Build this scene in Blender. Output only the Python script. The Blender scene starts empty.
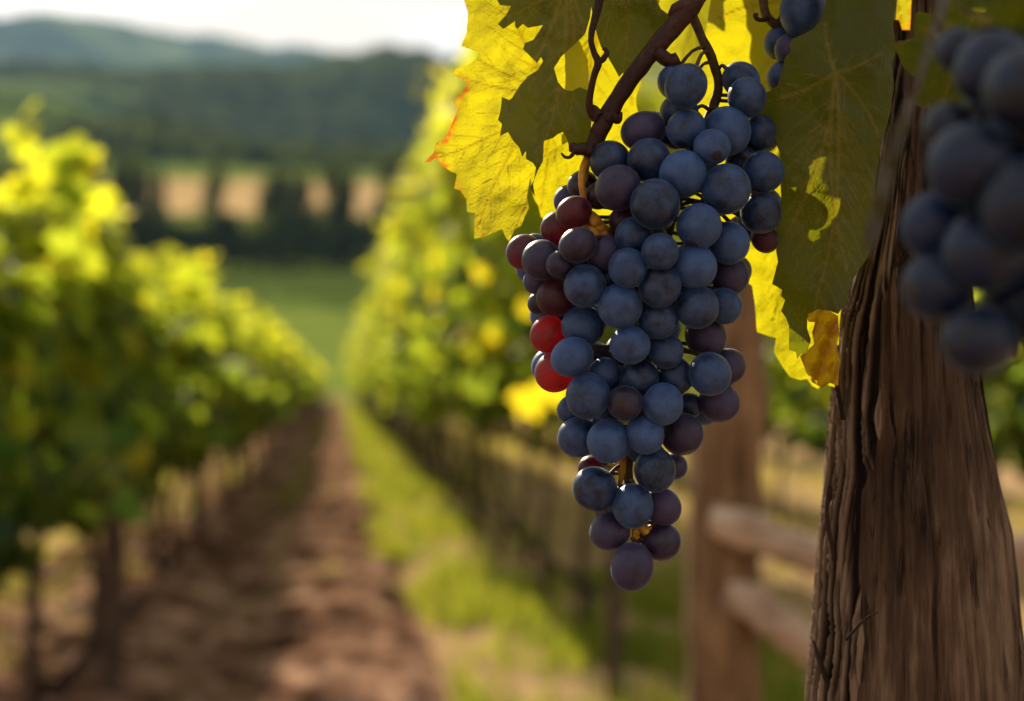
import bpy, bmesh, math, random
import numpy as np
from mathutils import Vector, Matrix
from mathutils.geometry import delaunay_2d_cdt

random.seed(7)
rng = np.random.default_rng(11)
R = math.radians
S = bpy.context.scene
COL = S.collection

# ------------------------------------------------------------------ camera
CAM = Vector((0.0, 0.0, 1.25))
FPX = 1422.2                       # focal length in pixels at 1024 wide (50 mm on 36 mm)
YAW, PITCH = R(-6.98), R(1.39)
FOCUS = 0.70
cam = bpy.data.cameras.new("camera")
cam.lens = 50
cam.sensor_width = 36
cam.clip_start = 0.02
cam.clip_end = 20000
cam.dof.use_dof = True
cam.dof.focus_distance = FOCUS - 0.008
cam.dof.aperture_fstop = 4.2
camo = bpy.data.objects.new("camera", cam)
camo.location = CAM
camo.rotation_euler = (R(90) + PITCH, 0, YAW)
COL.objects.link(camo)
S.camera = camo
_rot = camo.rotation_euler.to_matrix()
CX, CY, CZ = _rot @ Vector((1, 0, 0)), _rot @ Vector((0, 1, 0)), _rot @ Vector((0, 0, -1))

# ------------------------------------------------------------------ sky, sun, exposure
SUN_AZ, SUN_EL = 12.0, 29.0         # degrees left of the vine rows, above the horizon
w = bpy.data.worlds.new("World")
S.world = w
w.use_nodes = True
wn = w.node_tree
sky = wn.nodes.new("ShaderNodeTexSky")
sky.sky_type = 'NISHITA'
sky.sun_disc = False
sky.sun_elevation = R(SUN_EL)
sky.sun_rotation = R(-SUN_AZ)
sky.air_density = 1.0
sky.dust_density = 1.3
sky.ozone_density = 2.0
wtc = wn.nodes.new("ShaderNodeTexCoord")
wmp = wn.nodes.new("ShaderNodeMapping")
wmp.inputs["Scale"].default_value = (3.0, 3.0, 11.0)
wns = wn.nodes.new("ShaderNodeTexNoise")
wns.inputs["Scale"].default_value = 1.6
wns.inputs["Detail"].default_value = 5
wrp = wn.nodes.new("ShaderNodeMapRange")
wrp.inputs[1].default_value, wrp.inputs[2].default_value = 0.42, 0.66
wrp.inputs[3].default_value, wrp.inputs[4].default_value = 0.42, 0.85
wmx = wn.nodes.new("ShaderNodeMix")
wmx.data_type = 'RGBA'
wmx.inputs[7].default_value = (9.0, 7.6, 6.2, 1)
wn.links.new(wtc.outputs["Generated"], wmp.inputs[0])
wn.links.new(wmp.outputs[0], wns.inputs["Vector"])
wn.links.new(wns.outputs[0], wrp.inputs[0])
wn.links.new(wrp.outputs[0], wmx.inputs[0])
wn.links.new(sky.outputs[0], wmx.inputs[6])
wn.links.new(wmx.outputs[2], wn.nodes["Background"].inputs[0])
wn.nodes["Background"].inputs[1].default_value = 0.05
sun = bpy.data.lights.new("sun", 'SUN')
sun.energy = 5.0
sun.angle = R(0.5)
sun.color = (1.0, 0.84, 0.62)
suno = bpy.data.objects.new("sun", sun)
SUND = Vector((-math.sin(R(SUN_AZ)) * math.cos(R(SUN_EL)), math.cos(R(SUN_AZ)) * math.cos(R(SUN_EL)), math.sin(R(SUN_EL))))
suno.rotation_euler = SUND.to_track_quat('Z', 'Y').to_euler()
suno.location = (0, 0, 30)
COL.objects.link(suno)
S.view_settings.view_transform = 'Standard'
S.view_settings.look = 'None'
S.view_settings.gamma = 1
S.view_settings.exposure = 1.45
S.view_settings.use_curve_mapping = False
S.render.engine = 'CYCLES'
S.cycles.use_denoising = True
S.cycles.max_bounces = 8
S.cycles.transparent_max_bounces = 8
S.cycles.volume_bounces = 0
S.cycles.caustics_reflective = False
S.cycles.caustics_refractive = False
S.cycles.sample_clamp_indirect = 6

# ------------------------------------------------------------------ helpers
def P(px, py, d):
    """world point seen at pixel (px, py) at depth d along the view axis"""
    return CAM + CX * ((px - 512) / FPX * d) + CY * ((350.5 - py) / FPX * d) + CZ * d

def tag(o, label=None, cat=None, group=None, kind=None):
    if label: o["label"] = label
    if cat: o["category"] = cat
    if group: o["group"] = group
    if kind: o["kind"] = kind
    return o

def empty(name, loc, rz=0.0):
    o = bpy.data.objects.new(name, None)
    o.empty_display_size = 0.05
    o.location = loc
    o.rotation_euler = (0, 0, rz)
    COL.objects.link(o)
    return o

def mesh_obj(name, verts, faces, mat=None, parent=None, origin=None, smooth=True, attrs=None):
    """verts are world coordinates; they are stored relative to parent / origin"""
    verts = np.asarray(verts, dtype=float).reshape(-1, 3)
    off = np.zeros(3)
    if parent is not None:
        off = np.array(root_loc(parent))
    elif origin is not None:
        off = np.array(origin, dtype=float)
    me = bpy.data.meshes.new(name)
    me.from_pydata((verts - off).tolist(), [], faces)
    if smooth:
        me.polygons.foreach_set("use_smooth", [True] * len(me.polygons))
    if attrs:
        for k, v in attrs.items():
            a = me.attributes.new(k, 'FLOAT', 'POINT')
            a.data.foreach_set("value", np.asarray(v, dtype=np.float32))
    if mat is not None:
        me.materials.append(mat)
    me.update()
    o = bpy.data.objects.new(name, me)
    COL.objects.link(o)
    if parent is not None:
        o.parent = parent
    elif origin is not None:
        o.location = origin
    return o

def root_loc(o):
    v = Vector(o.location)
    while o.parent is not None:
        o = o.parent
        v = v + Vector(o.location)
    return v

def copy_tree(o, parent=None):
    c = o.copy()
    COL.objects.link(c)
    c.parent = parent
    for ch in list(o.children):
        copy_tree(ch, c)
    return c

# numpy value noise
_perm = rng.permutation(4096)
_vals = rng.random(4096)
def _h(ix, iy, iz):
    return _vals[_perm[(_perm[(_perm[ix & 4095] + iy) & 4095] + iz) & 4095]]
def noise3(x, y, z=0.0):
    x, y, z = np.broadcast_arrays(np.asarray(x, float), np.asarray(y, float), np.asarray(z, float))
    ix, iy, iz = np.floor(x).astype(int), np.floor(y).astype(int), np.floor(z).astype(int)
    fx, fy, fz = x - ix, y - iy, z - iz
    fx, fy, fz = [f * f * (3 - 2 * f) for f in (fx, fy, fz)]
    r = 0
    for a in (0, 1):
        for b in (0, 1):
            for c in (0, 1):
                r = r + _h(ix + a, iy + b, iz + c) * (fx if a else 1 - fx) * (fy if b else 1 - fy) * (fz if c else 1 - fz)
    return r * 2 - 1
def fbm(x, y, z=0.0, n=4):
    r, amp = 0, 1.0
    for i in range(n):
        r = r + amp * noise3(np.asarray(x) * 2 ** i + 17 * i, np.asarray(y) * 2 ** i + 5 * i, np.asarray(z) * 2 ** i)
        amp *= 0.5
    return r

def smooth_path(pts, n=8):
    """Catmull-Rom through points (list of Vector)"""
    pts = [Vector(p) for p in pts]
    out = []
    for i in range(len(pts) - 1):
        p0, p1, p2, p3 = pts[max(i - 1, 0)], pts[i], pts[i + 1], pts[min(i + 2, len(pts) - 1)]
        for k in range(n):
            t = k / n
            out.append(0.5 * ((2 * p1) + (p2 - p0) * t + (2 * p0 - 5 * p1 + 4 * p2 - p3) * t * t + (3 * p1 - p0 - 3 * p2 + p3) * t ** 3))
    out.append(pts[-1])
    return out

class MB:
    def __init__(self):
        self.v, self.f = [], []
    def tube(self, pts, radii, seg=10, knob=0.0, n=8, smooth=True):
        m = len(pts)
        if smooth and m > 2:
            path = smooth_path(pts, n)
            rr = np.interp(np.linspace(0, m - 1, len(path)), np.arange(m), radii)
        else:
            path = [Vector(p) for p in pts]
            rr = np.array(radii, float)
        b = len(self.v)
        ref = Vector((0.31, 0.17, 0.93))
        for i, p in enumerate(path):
            t = (path[min(i + 1, len(path) - 1)] - path[max(i - 1, 0)]).normalized()
            s = t.cross(ref)
            if s.length < 0.1:
                s = t.cross(Vector((1, 0, 0)))
            s.normalize()
            u = t.cross(s)
            for k in range(seg):
                a = 2 * math.pi * k / seg
                r = rr[i]
                if knob:
                    r *= 1 + knob * float(fbm(k * 0.9 * 6 / seg + p.x * 40, i * 0.35 + p.y * 40, 0.7, 2))
                self.v.append(tuple(p + (s * math.cos(a) + u * math.sin(a)) * r))
        for i in range(len(path) - 1):
            for k in range(seg):
                k2 = (k + 1) % seg
                self.f.append((b + i * seg + k, b + i * seg + k2, b + (i + 1) * seg + k2, b + (i + 1) * seg + k))
        self.f.append(tuple(b + k for k in reversed(range(seg))))
        e = b + (len(path) - 1) * seg
        self.f.append(tuple(e + k for k in range(seg)))
        return self
    def build(self, name, mat, parent=None, origin=None, **k):
        return mesh_obj(name, self.v, self.f, mat, parent, origin, **k)

# ------------------------------------------------------------------ materials
class NT:
    def __init__(self, name):
        self.m = bpy.data.materials.new(name)
        self.m.use_nodes = True
        self.t = self.m.node_tree
        self.t.nodes.clear()
        self.out = self.n("ShaderNodeOutputMaterial")
    def n(self, typ, **k):
        x = self.t.nodes.new(typ)
        for a, b in k.items():
            setattr(x, a, b)
        return x
    def l(self, a, b):
        self.t.links.new(a, b)
    def coord(self, kind="Object", scale=(1, 1, 1)):
        c = self.n("ShaderNodeTexCoord")
        m = self.n("ShaderNodeMapping")
        m.inputs["Scale"].default_value = scale
        self.l(c.outputs[kind], m.inputs[0])
        return m.outputs[0]
    def geo(self, scale=(1, 1, 1)):
        c = self.n("ShaderNodeNewGeometry")
        m = self.n("ShaderNodeMapping")
        m.inputs["Scale"].default_value = scale
        self.l(c.outputs["Position"], m.inputs[0])
        return m.outputs[0]
    def noise(self, vec, scale=5, detail=4, rough=0.55, w=None):
        x = self.n("ShaderNodeTexNoise")
        x.inputs["Scale"].default_value = scale
        x.inputs["Detail"].default_value = detail
        x.inputs["Roughness"].default_value = rough
        if w is not None:
            x.noise_dimensions = '4D'
            self.l(w, x.inputs["W"])
        self.l(vec, x.inputs["Vector"])
        return x.outputs[0]
    def ramp(self, fac, stops):
        x = self.n("ShaderNodeValToRGB")
        e = x.color_ramp.elements
        while len(e) < len(stops):
            e.new(0.5)
        for i, (p, c) in enumerate(stops):
            e[i].position = p
            e[i].color = (*c, 1) if len(c) == 3 else c
        self.l(fac, x.inputs[0])
        return x.outputs[0]
    def mix(self, fac, a, b, blend='MIX'):
        x = self.n("ShaderNodeMix", data_type='RGBA', blend_type=blend)
        for s, v in ((0, fac), (6, a), (7, b)):
            if isinstance(v, (int, float)):
                x.inputs[s].default_value = v
            elif isinstance(v, tuple):
                x.inputs[s].default_value = (*v, 1)
            else:
                self.l(v, x.inputs[s])
        return x.outputs[2]
    def math(self, op, a, b=0.0, clamp=False):
        x = self.n("ShaderNodeMath", operation=op)
        x.use_clamp = clamp
        for s, v in ((0, a), (1, b)):
            if isinstance(v, (int, float)):
                x.inputs[s].default_value = v
            else:
                self.l(v, x.inputs[s])
        return x.outputs[0]
    def attr(self, name):
        x = self.n("ShaderNodeAttribute", attribute_name=name)
        return x.outputs["Fac"]
    def pbsdf(self, color, rough=0.7, spec=0.4, **k):
        x = self.n("ShaderNodeBsdfPrincipled")
        if isinstance(color, tuple):
            x.inputs["Base Color"].default_value = (*color, 1)
        else:
            self.l(color, x.inputs["Base Color"])
        if isinstance(rough, (int, float)):
            x.inputs["Roughness"].default_value = rough
        else:
            self.l(rough, x.inputs["Roughness"])
        x.inputs["Specular IOR Level"].default_value = spec
        for a, b in k.items():
            x.inputs[a.replace("_", " ")].default_value = b
        return x
    def bump(self, h, strength=0.4, dist=0.01):
        x = self.n("ShaderNodeBump")
        x.inputs["Strength"].default_value = strength
        x.inputs["Distance"].default_value = dist
        self.l(h, x.inputs["Height"])
        return x.outputs[0]
    def done(self, sh):
        self.l(sh, self.out.inputs["Surface"])
        return self.m

def grape_mat(name, dark, bloom, trans, tfac, sheen=0.24):
    t = NT(name)
    co = t.coord("Object")
    rnd = t.n("ShaderNodeObjectInfo").outputs["Random"]
    wv = t.math('MULTIPLY', rnd, 37.0)
    big = t.noise(co, 1.3, 3, 0.55, wv)
    fine = t.noise(co, 14, 4, 0.7, wv)
    f = t.math('ADD', t.math('MULTIPLY', big, 0.70), t.math('MULTIPLY', fine, 0.42))
    mid = t.noise(co, 2.2, 4, 0.6, wv)
    f = t.math('ADD', f, t.math('ADD', t.math('MULTIPLY', t.math('SUBTRACT', t.math('FRACT', t.math('MULTIPLY', rnd, 13.7)), 0.35), 0.30), t.math('MULTIPLY', t.math('SUBTRACT', mid, 0.5), 0.50)))
    bl = t.n("ShaderNodeMapRange")
    bl.inputs[1].default_value, bl.inputs[2].default_value = 0.36, 0.86
    t.l(f, bl.inputs[0])
    col = t.mix(bl.outputs[0], dark, bloom)
    # small lenticel specks
    vo = t.n("ShaderNodeTexVoronoi")
    vo.inputs["Scale"].default_value = 3.2
    off = t.n("ShaderNodeVectorMath", operation='ADD')
    cmb = t.n("ShaderNodeCombineXYZ")
    t.l(wv, cmb.inputs[0])
    t.l(co, off.inputs[0]); t.l(cmb.outputs[0], off.inputs[1])
    t.l(off.outputs[0], vo.inputs["Vector"])
    sp = t.math('LESS_THAN', t.math('ADD', vo.outputs["Distance"], t.math('MULTIPLY', fine, 0.07)), 0.135)
    col = t.mix(t.math('MULTIPLY', sp, 0.8), col, (0.012, 0.009, 0.010))
    # blossom scar at the tip
    sep = t.n("ShaderNodeSeparateXYZ")
    t.l(co, sep.inputs[0])
    sc = t.n("ShaderNodeMapRange")
    sc.inputs[1].default_value, sc.inputs[2].default_value = 0.984, 0.993
    t.l(t.math('ADD', sep.outputs[2], t.math('MULTIPLY', fine, 0.02)), sc.inputs[0])
    scf = t.math('MULTIPLY', t.math('GREATER_THAN', t.math('FRACT', t.math('MULTIPLY', rnd, 7.31)), 0.80), 0.75)
    col = t.mix(t.math('MULTIPLY', sc.outputs[0], t.math('ADD', scf, 0.12)), col, (0.02, 0.011, 0.008))
    rough = t.math('ADD', 0.33, t.math('MULTIPLY', bl.outputs[0], 0.25))
    p = t.pbsdf(col, rough, 0.35)
    p.inputs["Sheen Weight"].default_value = sheen
    p.inputs["Sheen Roughness"].default_value = 0.35
    p.inputs["Sheen Tint"].default_value = (0.45, 0.65, 1.0, 1)
    t.l(t.bump(fine, 0.10, 0.02), p.inputs["Normal"])
    tr = t.n("ShaderNodeBsdfTranslucent")
    tr.inputs[0].default_value = (*trans, 1)
    mx = t.n("ShaderNodeMixShader")
    tm = t.n("ShaderNodeMapRange")
    tm.inputs[1].default_value, tm.inputs[2].default_value = 0.36, 0.62
    tm.inputs[3].default_value, tm.inputs[4].default_value = tfac * 0.35, tfac * 1.2
    t.l(big, tm.inputs[0]); t.l(tm.outputs[0], mx.inputs[0])
    t.l(p.outputs[0], mx.inputs[1]); t.l(tr.outputs[0], mx.inputs[2])
    return t.done(mx.outputs[0])

def leaf_mat(name, front, trans, vein_front, vein_trans, tmix=0.55, edge=None, spots=0.0):
    t = NT(name)
    co = t.geo((1, 1, 1))
    big = t.noise(co, 28, 4, 0.6)
    fine = t.noise(co, 420, 3, 0.6)
    vo = t.n("ShaderNodeTexVoronoi", feature='DISTANCE_TO_EDGE')
    vo.inputs["Scale"].default_value = 560
    t.l(co, vo.inputs["Vector"])
    net = t.n("ShaderNodeMapRange")
    net.inputs[1].default_value, net.inputs[2].default_value = 0.0, 0.09
    net.inputs[3].default_value, net.inputs[4].default_value = 0.11, 0.0
    t.l(vo.outputs["Distance"], net.inputs[0])
    vein = t.attr("vein")
    vn = t.math('MAXIMUM', vein, net.outputs[0])
    var = t.math('MULTIPLY', t.math('SUBTRACT', big, 0.5), 0.7)
    def shade(c, k):
        base = t.mix(t.math('ADD', 0.5, var, True), tuple(x * (1 - k) for x in c), tuple(min(1, x * (1 + k)) for x in c))
        return t.mix(t.math('MULTIPLY', fine, 0.22), base, tuple(x * 0.55 for x in c))
    cf = t.mix(vn, shade(front, 0.30), vein_front)
    ct = t.mix(vn, shade(trans, 0.22), vein_trans)
    if edge:
        ed = t.attr("edge")
        e2 = t.math('ADD', ed, t.math('MULTIPLY', t.math('SUBTRACT', t.noise(co, 130, 4, 0.65), 0.56), 2.6))
        r = t.n("ShaderNodeMapRange")
        r.inputs[1].default_value, r.inputs[2].default_value = 0.45, 1.0
        t.l(e2, r.inputs[0])
        cf = t.mix(r.outputs[0], cf, edge[0])
        ct = t.mix(r.outputs[0], ct, edge[1])
    if spots:
        sp = t.n("ShaderNodeMapRange")
        sp.inputs[1].default_value, sp.inputs[2].default_value = 0.66, 0.74
        t.l(t.noise(co, 75, 3, 0.6), sp.inputs[0])
        f = t.math('MULTIPLY', sp.outputs[0], spots)
        cf = t.mix(f, cf, (0.07, 0.035, 0.015))
        ct = t.mix(f, ct, (0.35, 0.12, 0.01))
    p = t.pbsdf(cf, 0.42, 0.25)
    h = t.math('ADD', t.math('MULTIPLY', vn, -0.8), t.math('MULTIPLY', fine, 0.3))
    bmp = t.bump(t.math('ADD', h, t.math('MULTIPLY', t.noise(co, 190, 3, 0.6), 0.9)), 0.9, 0.0012)
    t.l(bmp, p.inputs["Normal"])
    tr = t.n("ShaderNodeBsdfTranslucent")
    t.l(bmp, tr.inputs["Normal"])
    t.l(ct, tr.inputs[0])
    mx = t.n("ShaderNodeMixShader")
    mx.inputs[0].default_value = tmix
    t.l(p.outputs[0], mx.inputs[1]); t.l(tr.outputs[0], mx.inputs[2])
    return t.done(mx.outputs[0])

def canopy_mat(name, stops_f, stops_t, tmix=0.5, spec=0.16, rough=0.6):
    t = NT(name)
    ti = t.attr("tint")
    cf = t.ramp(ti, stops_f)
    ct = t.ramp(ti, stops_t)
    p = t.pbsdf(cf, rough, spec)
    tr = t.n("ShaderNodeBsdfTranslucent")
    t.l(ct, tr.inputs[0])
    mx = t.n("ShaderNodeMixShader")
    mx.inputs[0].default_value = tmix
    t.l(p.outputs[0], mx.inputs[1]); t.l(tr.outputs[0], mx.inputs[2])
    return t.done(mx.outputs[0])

def wood_mat(name, c0, c1, c2, scale=(60, 60, 4), bump=0.6, dist=0.002, rough=0.85, crack=False):
    t = NT(name)
    co = t.geo(scale)
    a = t.noise(co, 1.0, 6, 0.65)
    b = t.noise(t.geo((14, 14, 7)), 1.0, 4, 0.6)
    f = t.math('ADD', t.math('MULTIPLY', a, 0.55), t.math('MULTIPLY', b, 0.5))
    col = t.ramp(f, [(0.36, c0), (0.53, c1), (0.68, c2)])
    if crack:
        k1 = t.noise(t.geo((62, 62, 2.6)), 1.0, 5, 0.6)
        k2 = t.noise(t.geo((30, 30, 18)), 1.0, 3, 0.6)
        ln = t.n("ShaderNodeMapRange")
        ln.inputs[1].default_value, ln.inputs[2].default_value = 0.0, 0.020
        ln.inputs[3].default_value, ln.inputs[4].default_value = 1.0, 0.0
        t.l(t.math('ABSOLUTE', t.math('SUBTRACT', k1, 0.5)), ln.inputs[0])
        on = t.n("ShaderNodeMapRange")
        on.inputs[1].default_value, on.inputs[2].default_value = 0.48, 0.60
        t.l(k2, on.inputs[0])
        cr = t.math('MULTIPLY', ln.outputs[0], on.outputs[0])
        col = t.mix(t.math('MULTIPLY', cr, 0.85), col, (0.006, 0.003, 0.002))
        a = t.math('SUBTRACT', a, t.math('MULTIPLY', cr, 0.8))
    p = t.pbsdf(col, rough, 0.2)
    t.l(t.bump(a, bump, dist), p.inputs["Normal"])
    return t.done(p.outputs[0])

def bark_mat(name):
    t = NT(name)
    h = t.attr("height")
    a = t.noise(t.geo((170, 170, 22)), 1.0, 6, 0.7)
    f = t.math('ADD', t.math('MULTIPLY', h, 0.7), t.math('MULTIPLY', a, 0.45))
    col = t.ramp(f, [(0.34, (0.006, 0.0034, 0.0022)), (0.58, (0.045, 0.027, 0.017)), (0.90, (0.19, 0.13, 0.088))])
    p = t.pbsdf(col, 0.9, 0.15)
    t.l(t.bump(a, 0.8, 0.0016), p.inputs["Normal"])
    return t.done(p.outputs[0])

def ground_mat(name, stops, s1=0.6, s2=7, bump=0.6, dist=0.03):
    t = NT(name)
    co = t.geo()
    f = t.math('ADD', t.math('MULTIPLY', t.noise(co, s1, 4), 0.55), t.math('MULTIPLY', t.noise(co, s2, 5, 0.65), 0.45))
    col = t.ramp(f, stops)
    p = t.pbsdf(col, 1.0, 0.0)
    t.l(t.bump(t.noise(co, s2 * 3, 5, 0.7), bump, dist), p.inputs["Normal"])
    return t.done(p.outputs[0])

M = {}
M['blue'] = grape_mat("grape_skin_blue", (0.0022, 0.0042, 0.015), (0.039, 0.088, 0.240), (0.10, 0.006, 0.012), 0.05)
M['blue_shaded'] = grape_mat('grape_skin_blue_shaded', (0.0018, 0.003, 0.008), (0.003, 0.015, 0.068), (0.05, 0.004, 0.01), 0.03, 0.22)  # darker copy of the blue skin: the near bunch's shade is in the colour
M['violet'] = grape_mat("grape_skin_violet", (0.010, 0.004, 0.012), (0.045, 0.038, 0.105), (0.40, 0.02, 0.05), 0.10)
M['red'] = grape_mat("grape_skin_red", (0.018, 0.004, 0.008), (0.055, 0.030, 0.050), (0.70, 0.04, 0.05), 0.30)
M['brightred'] = grape_mat("grape_skin_bright_red", (0.05, 0.006, 0.008), (0.10, 0.03, 0.04), (0.95, 0.07, 0.07), 0.54)
M['yellowleaf'] = leaf_mat("leaf_yellow", (0.14, 0.125, 0.010), (0.70, 0.64, 0.008), (0.18, 0.15, 0.02), (0.48, 0.36, 0.004), 0.50,
                           edge=((0.22, 0.07, 0.02), (0.80, 0.20, 0.010)), spots=0.12)
M['greenleaf'] = leaf_mat("leaf_green", (0.017, 0.027, 0.006), (0.25, 0.275, 0.004), (0.17, 0.15, 0.03), (0.22, 0.17, 0.004), 0.42,
                          edge=((0.06, 0.045, 0.012), (0.30, 0.20, 0.01)), spots=0.25)
M['limeleaf'] = leaf_mat("leaf_yellow_green", (0.06, 0.08, 0.010), (0.55, 0.52, 0.015), (0.10, 0.10, 0.02), (0.4, 0.35, 0.01), 0.50)
M['tanleaf'] = leaf_mat("leaf_tan", (0.040, 0.029, 0.013), (0.13, 0.09, 0.012), (0.06, 0.045, 0.025), (0.3, 0.2, 0.05), 0.30)
M['goldleaf'] = leaf_mat("leaf_withered_gold", (0.34, 0.20, 0.02), (0.95, 0.62, 0.02), (0.34, 0.20, 0.04), (0.7, 0.4, 0.03), 0.55,
                         edge=((0.20, 0.07, 0.02), (0.7, 0.22, 0.01)), spots=0.2)
M['cane'] = wood_mat("cane_bark", (0.012, 0.0045, 0.0035), (0.034, 0.012, 0.008), (0.070, 0.028, 0.018), (300, 300, 300), 0.4, 0.0008, 0.6)
M['stalk'] = wood_mat('stalk_skin', (0.020, 0.012, 0.005), (0.055, 0.030, 0.012), (0.11, 0.065, 0.02), (260, 260, 260), 0.4, 0.0008, 0.6)
M['rachis'] = wood_mat("rachis_skin", (0.22, 0.08, 0.015), (0.42, 0.20, 0.02), (0.55, 0.32, 0.04), (260, 260, 260), 0.4, 0.0008, 0.5)
M['post'] = wood_mat("weathered_wood", (0.012, 0.006, 0.0035), (0.068, 0.038, 0.022), (0.18, 0.118, 0.076), (190, 190, 13), 1.0, 0.0030, crack=True)
M['bark'] = bark_mat("old_bark")
M['fence'] = wood_mat("fence_wood", (0.05, 0.027, 0.012), (0.16, 0.088, 0.040), (0.30, 0.18, 0.09), (40, 40, 5), 0.6, 0.004)
M['rail'] = wood_mat("rail_wood", (0.20, 0.13, 0.085), (0.36, 0.25, 0.17), (0.52, 0.39, 0.28), (9, 40, 40), 0.6, 0.004)
M['trunk'] = wood_mat("vine_trunk_bark", (0.022, 0.013, 0.009), (0.055, 0.032, 0.020), (0.11, 0.070, 0.045), (50, 50, 10), 0.8, 0.006)
M['stake'] = wood_mat("stake_wood", (0.035, 0.020, 0.013), (0.075, 0.044, 0.027), (0.13, 0.085, 0.055), (50, 50, 6), 0.6, 0.004)
M['hose'] = wood_mat("hose_plastic", (0.012, 0.011, 0.010), (0.022, 0.019, 0.017), (0.04, 0.034, 0.03), (4, 4, 4), 0.1, 0.002, 1.0)
M['hose'].node_tree.nodes['Principled BSDF'].inputs['Specular IOR Level'].default_value = 0.0
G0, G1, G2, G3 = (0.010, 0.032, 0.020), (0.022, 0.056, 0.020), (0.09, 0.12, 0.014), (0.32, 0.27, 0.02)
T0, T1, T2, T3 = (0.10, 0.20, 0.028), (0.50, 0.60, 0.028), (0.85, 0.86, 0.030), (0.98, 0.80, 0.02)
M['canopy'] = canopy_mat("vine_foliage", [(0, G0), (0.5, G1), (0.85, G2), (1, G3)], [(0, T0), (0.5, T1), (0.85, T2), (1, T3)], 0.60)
M['crown'] = canopy_mat("tree_foliage", [(0, (0.018, 0.034, 0.016)), (1, (0.055, 0.085, 0.026))], [(0, (0.04, 0.07, 0.015)), (1, (0.20, 0.24, 0.04))], 0.35, 0.02, 0.9)
M['grass'] = canopy_mat("grass_blades", [(0, (0.045, 0.080, 0.014)), (0.7, (0.11, 0.130, 0.022)), (1, (0.34, 0.25, 0.09))],
                        [(0, (0.26, 0.36, 0.025)), (0.7, (0.58, 0.56, 0.045)), (1, (0.70, 0.50, 0.15))], 0.45, 0.05, 0.8)
M['soil'] = ground_mat("tilled_soil", [(0.38, (0.04, 0.020, 0.012)), (0.5, (0.19, 0.102, 0.064)), (0.62, (0.46, 0.29, 0.195))], 2.6, 8, 0.8, 0.03)
M['stubble'] = ground_mat("straw_stubble", [(0.3, (0.44, 0.29, 0.12)), (0.7, (0.56, 0.38, 0.17))], 0.02, 0.3, 0.2, 0.1)

# ------------------------------------------------------------------ terrain
def ramp_np(x, pts):
    xs, ys = zip(*pts)
    return np.interp(x, xs, ys)
R_SPUR = [(-900, 60), (-200, 85), (0, 96), (60, 102), (130, 126), (200, 150), (280, 168), (400, 170), (600, 150), (1400, 120)]
R_HILL = [(-900, 70), (-300, 80), (0, 84), (120, 84), (220, 82), (300, 78), (345, 68), (385, 60), (420, 64), (470, 78), (600, 84), (900, 70), (1800, 90)]
R_MOUNT = [(-1500, 40), (-600, 20), (-200, 34), (0, 28), (60, 23), (110, 28), (150, 34), (185, 42), (225, 38), (262, 46), (330, 50), (450, 58), (600, 48), (900, 30), (1500, 45), (2600, 30)]
def terrain_h(x, y):
    x, y = np.asarray(x, float), np.asarray(y, float)
    d = np.maximum(y, 1.0)
    u = 338 + FPX * x / np.maximum(d, 60)
    u = u + 12 * fbm(x * 0.01, y * 0.01)
    spur, hill, mount = ramp_np(u, R_SPUR), ramp_np(u, R_HILL), ramp_np(u, R_MOUNT)
    c = lambda v: 385 - v                      # elevation angle in px above the level
    kd = [0, 110, 200, 300, 400, 560, 700, 1000, 1300, 2000, 2900, 3500]
    kv = [0, 0, c(274), c(226), c(172), None, None, None, None, None, None, None]
    vals = [np.full_like(u, v) if v is not None else None for v in kv]
    vals[5] = c(spur)
    vals[6] = c(spur) - 14
    vals[7] = c(hill)
    vals[8] = c(hill) - 22
    vals[9] = np.minimum(c(hill) - 22, c(mount)) - 5
    vals[10] = c(mount)
    vals[11] = c(mount) - 60
    H = np.zeros_like(u)
    for i in range(len(kd) - 1):
        m = (d >= kd[i]) & (d < kd[i + 1] + (1e9 if i == len(kd) - 2 else 0))
        t = np.clip((d - kd[i]) / (kd[i + 1] - kd[i]), 0, 1)
        t = t * t * (3 - 2 * t) if i >= 4 else t
        v = vals[i] * (1 - t) + vals[i + 1] * t
        h = v / FPX * d + 1.25 * np.clip((d - 110) / 90, 0, 1)
        H = np.where(m, h, H)
    rough = np.clip((d - 400) / 600, 0, 1)
    H = H + rough * 6 * fbm(x * 0.012, y * 0.012) * np.clip(d / 1000, 0.3, 1.6)
    return np.where(y < 110, 0, H)

ys = np.concatenate([np.array([-260, -60, -10, 0, 20, 40, 70, 90, 109.9]), np.linspace(111, 400, 60), np.linspace(410, 1300, 90), np.linspace(1330, 3500, 90)])
tx = np.linspace(-1, 1, 200)
tv, tf = [], []
for yy in ys:
    half = max(260.0, 260 + 0.85 * max(yy, 0))
    for q in tx:
        tv.append((half * (q * 0.45 + 0.55 * q ** 3), yy, 0))
tv = np.array(tv)
tv[:, 2] = terrain_h(tv[:, 0], tv[:, 1])
nx = len(tx)
for j in range(len(ys) - 1):
    for i in range(nx - 1):
        a = j * nx + i
        tf.append((a, a + 1, a + nx + 1, a + nx))
t = NT("ground_cover")
co = t.geo()
near = t.ramp(t.math('ADD', t.math('MULTIPLY', t.noise(co, 0.7, 4), 0.5), t.math('MULTIPLY', t.noise(co, 6, 5, 0.65), 0.5)),
              [(0.32, (0.13, 0.10, 0.040)), (0.5, (0.33, 0.22, 0.115)), (0.7, (0.50, 0.35, 0.21))])
field = t.ramp(t.noise(t.geo((0.02, 0.25, 0.02)), 1.0, 3), [(0.35, (0.085, 0.135, 0.024)), (0.65, (0.20, 0.245, 0.040))])
wood = t.ramp(t.noise(co, 0.007, 6, 0.6), [(0.38, (0.016, 0.036, 0.018)), (0.52, (0.040, 0.070, 0.026)), (0.62, (0.19, 0.24, 0.07))])
sep = t.n("ShaderNodeSeparateXYZ")
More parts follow.
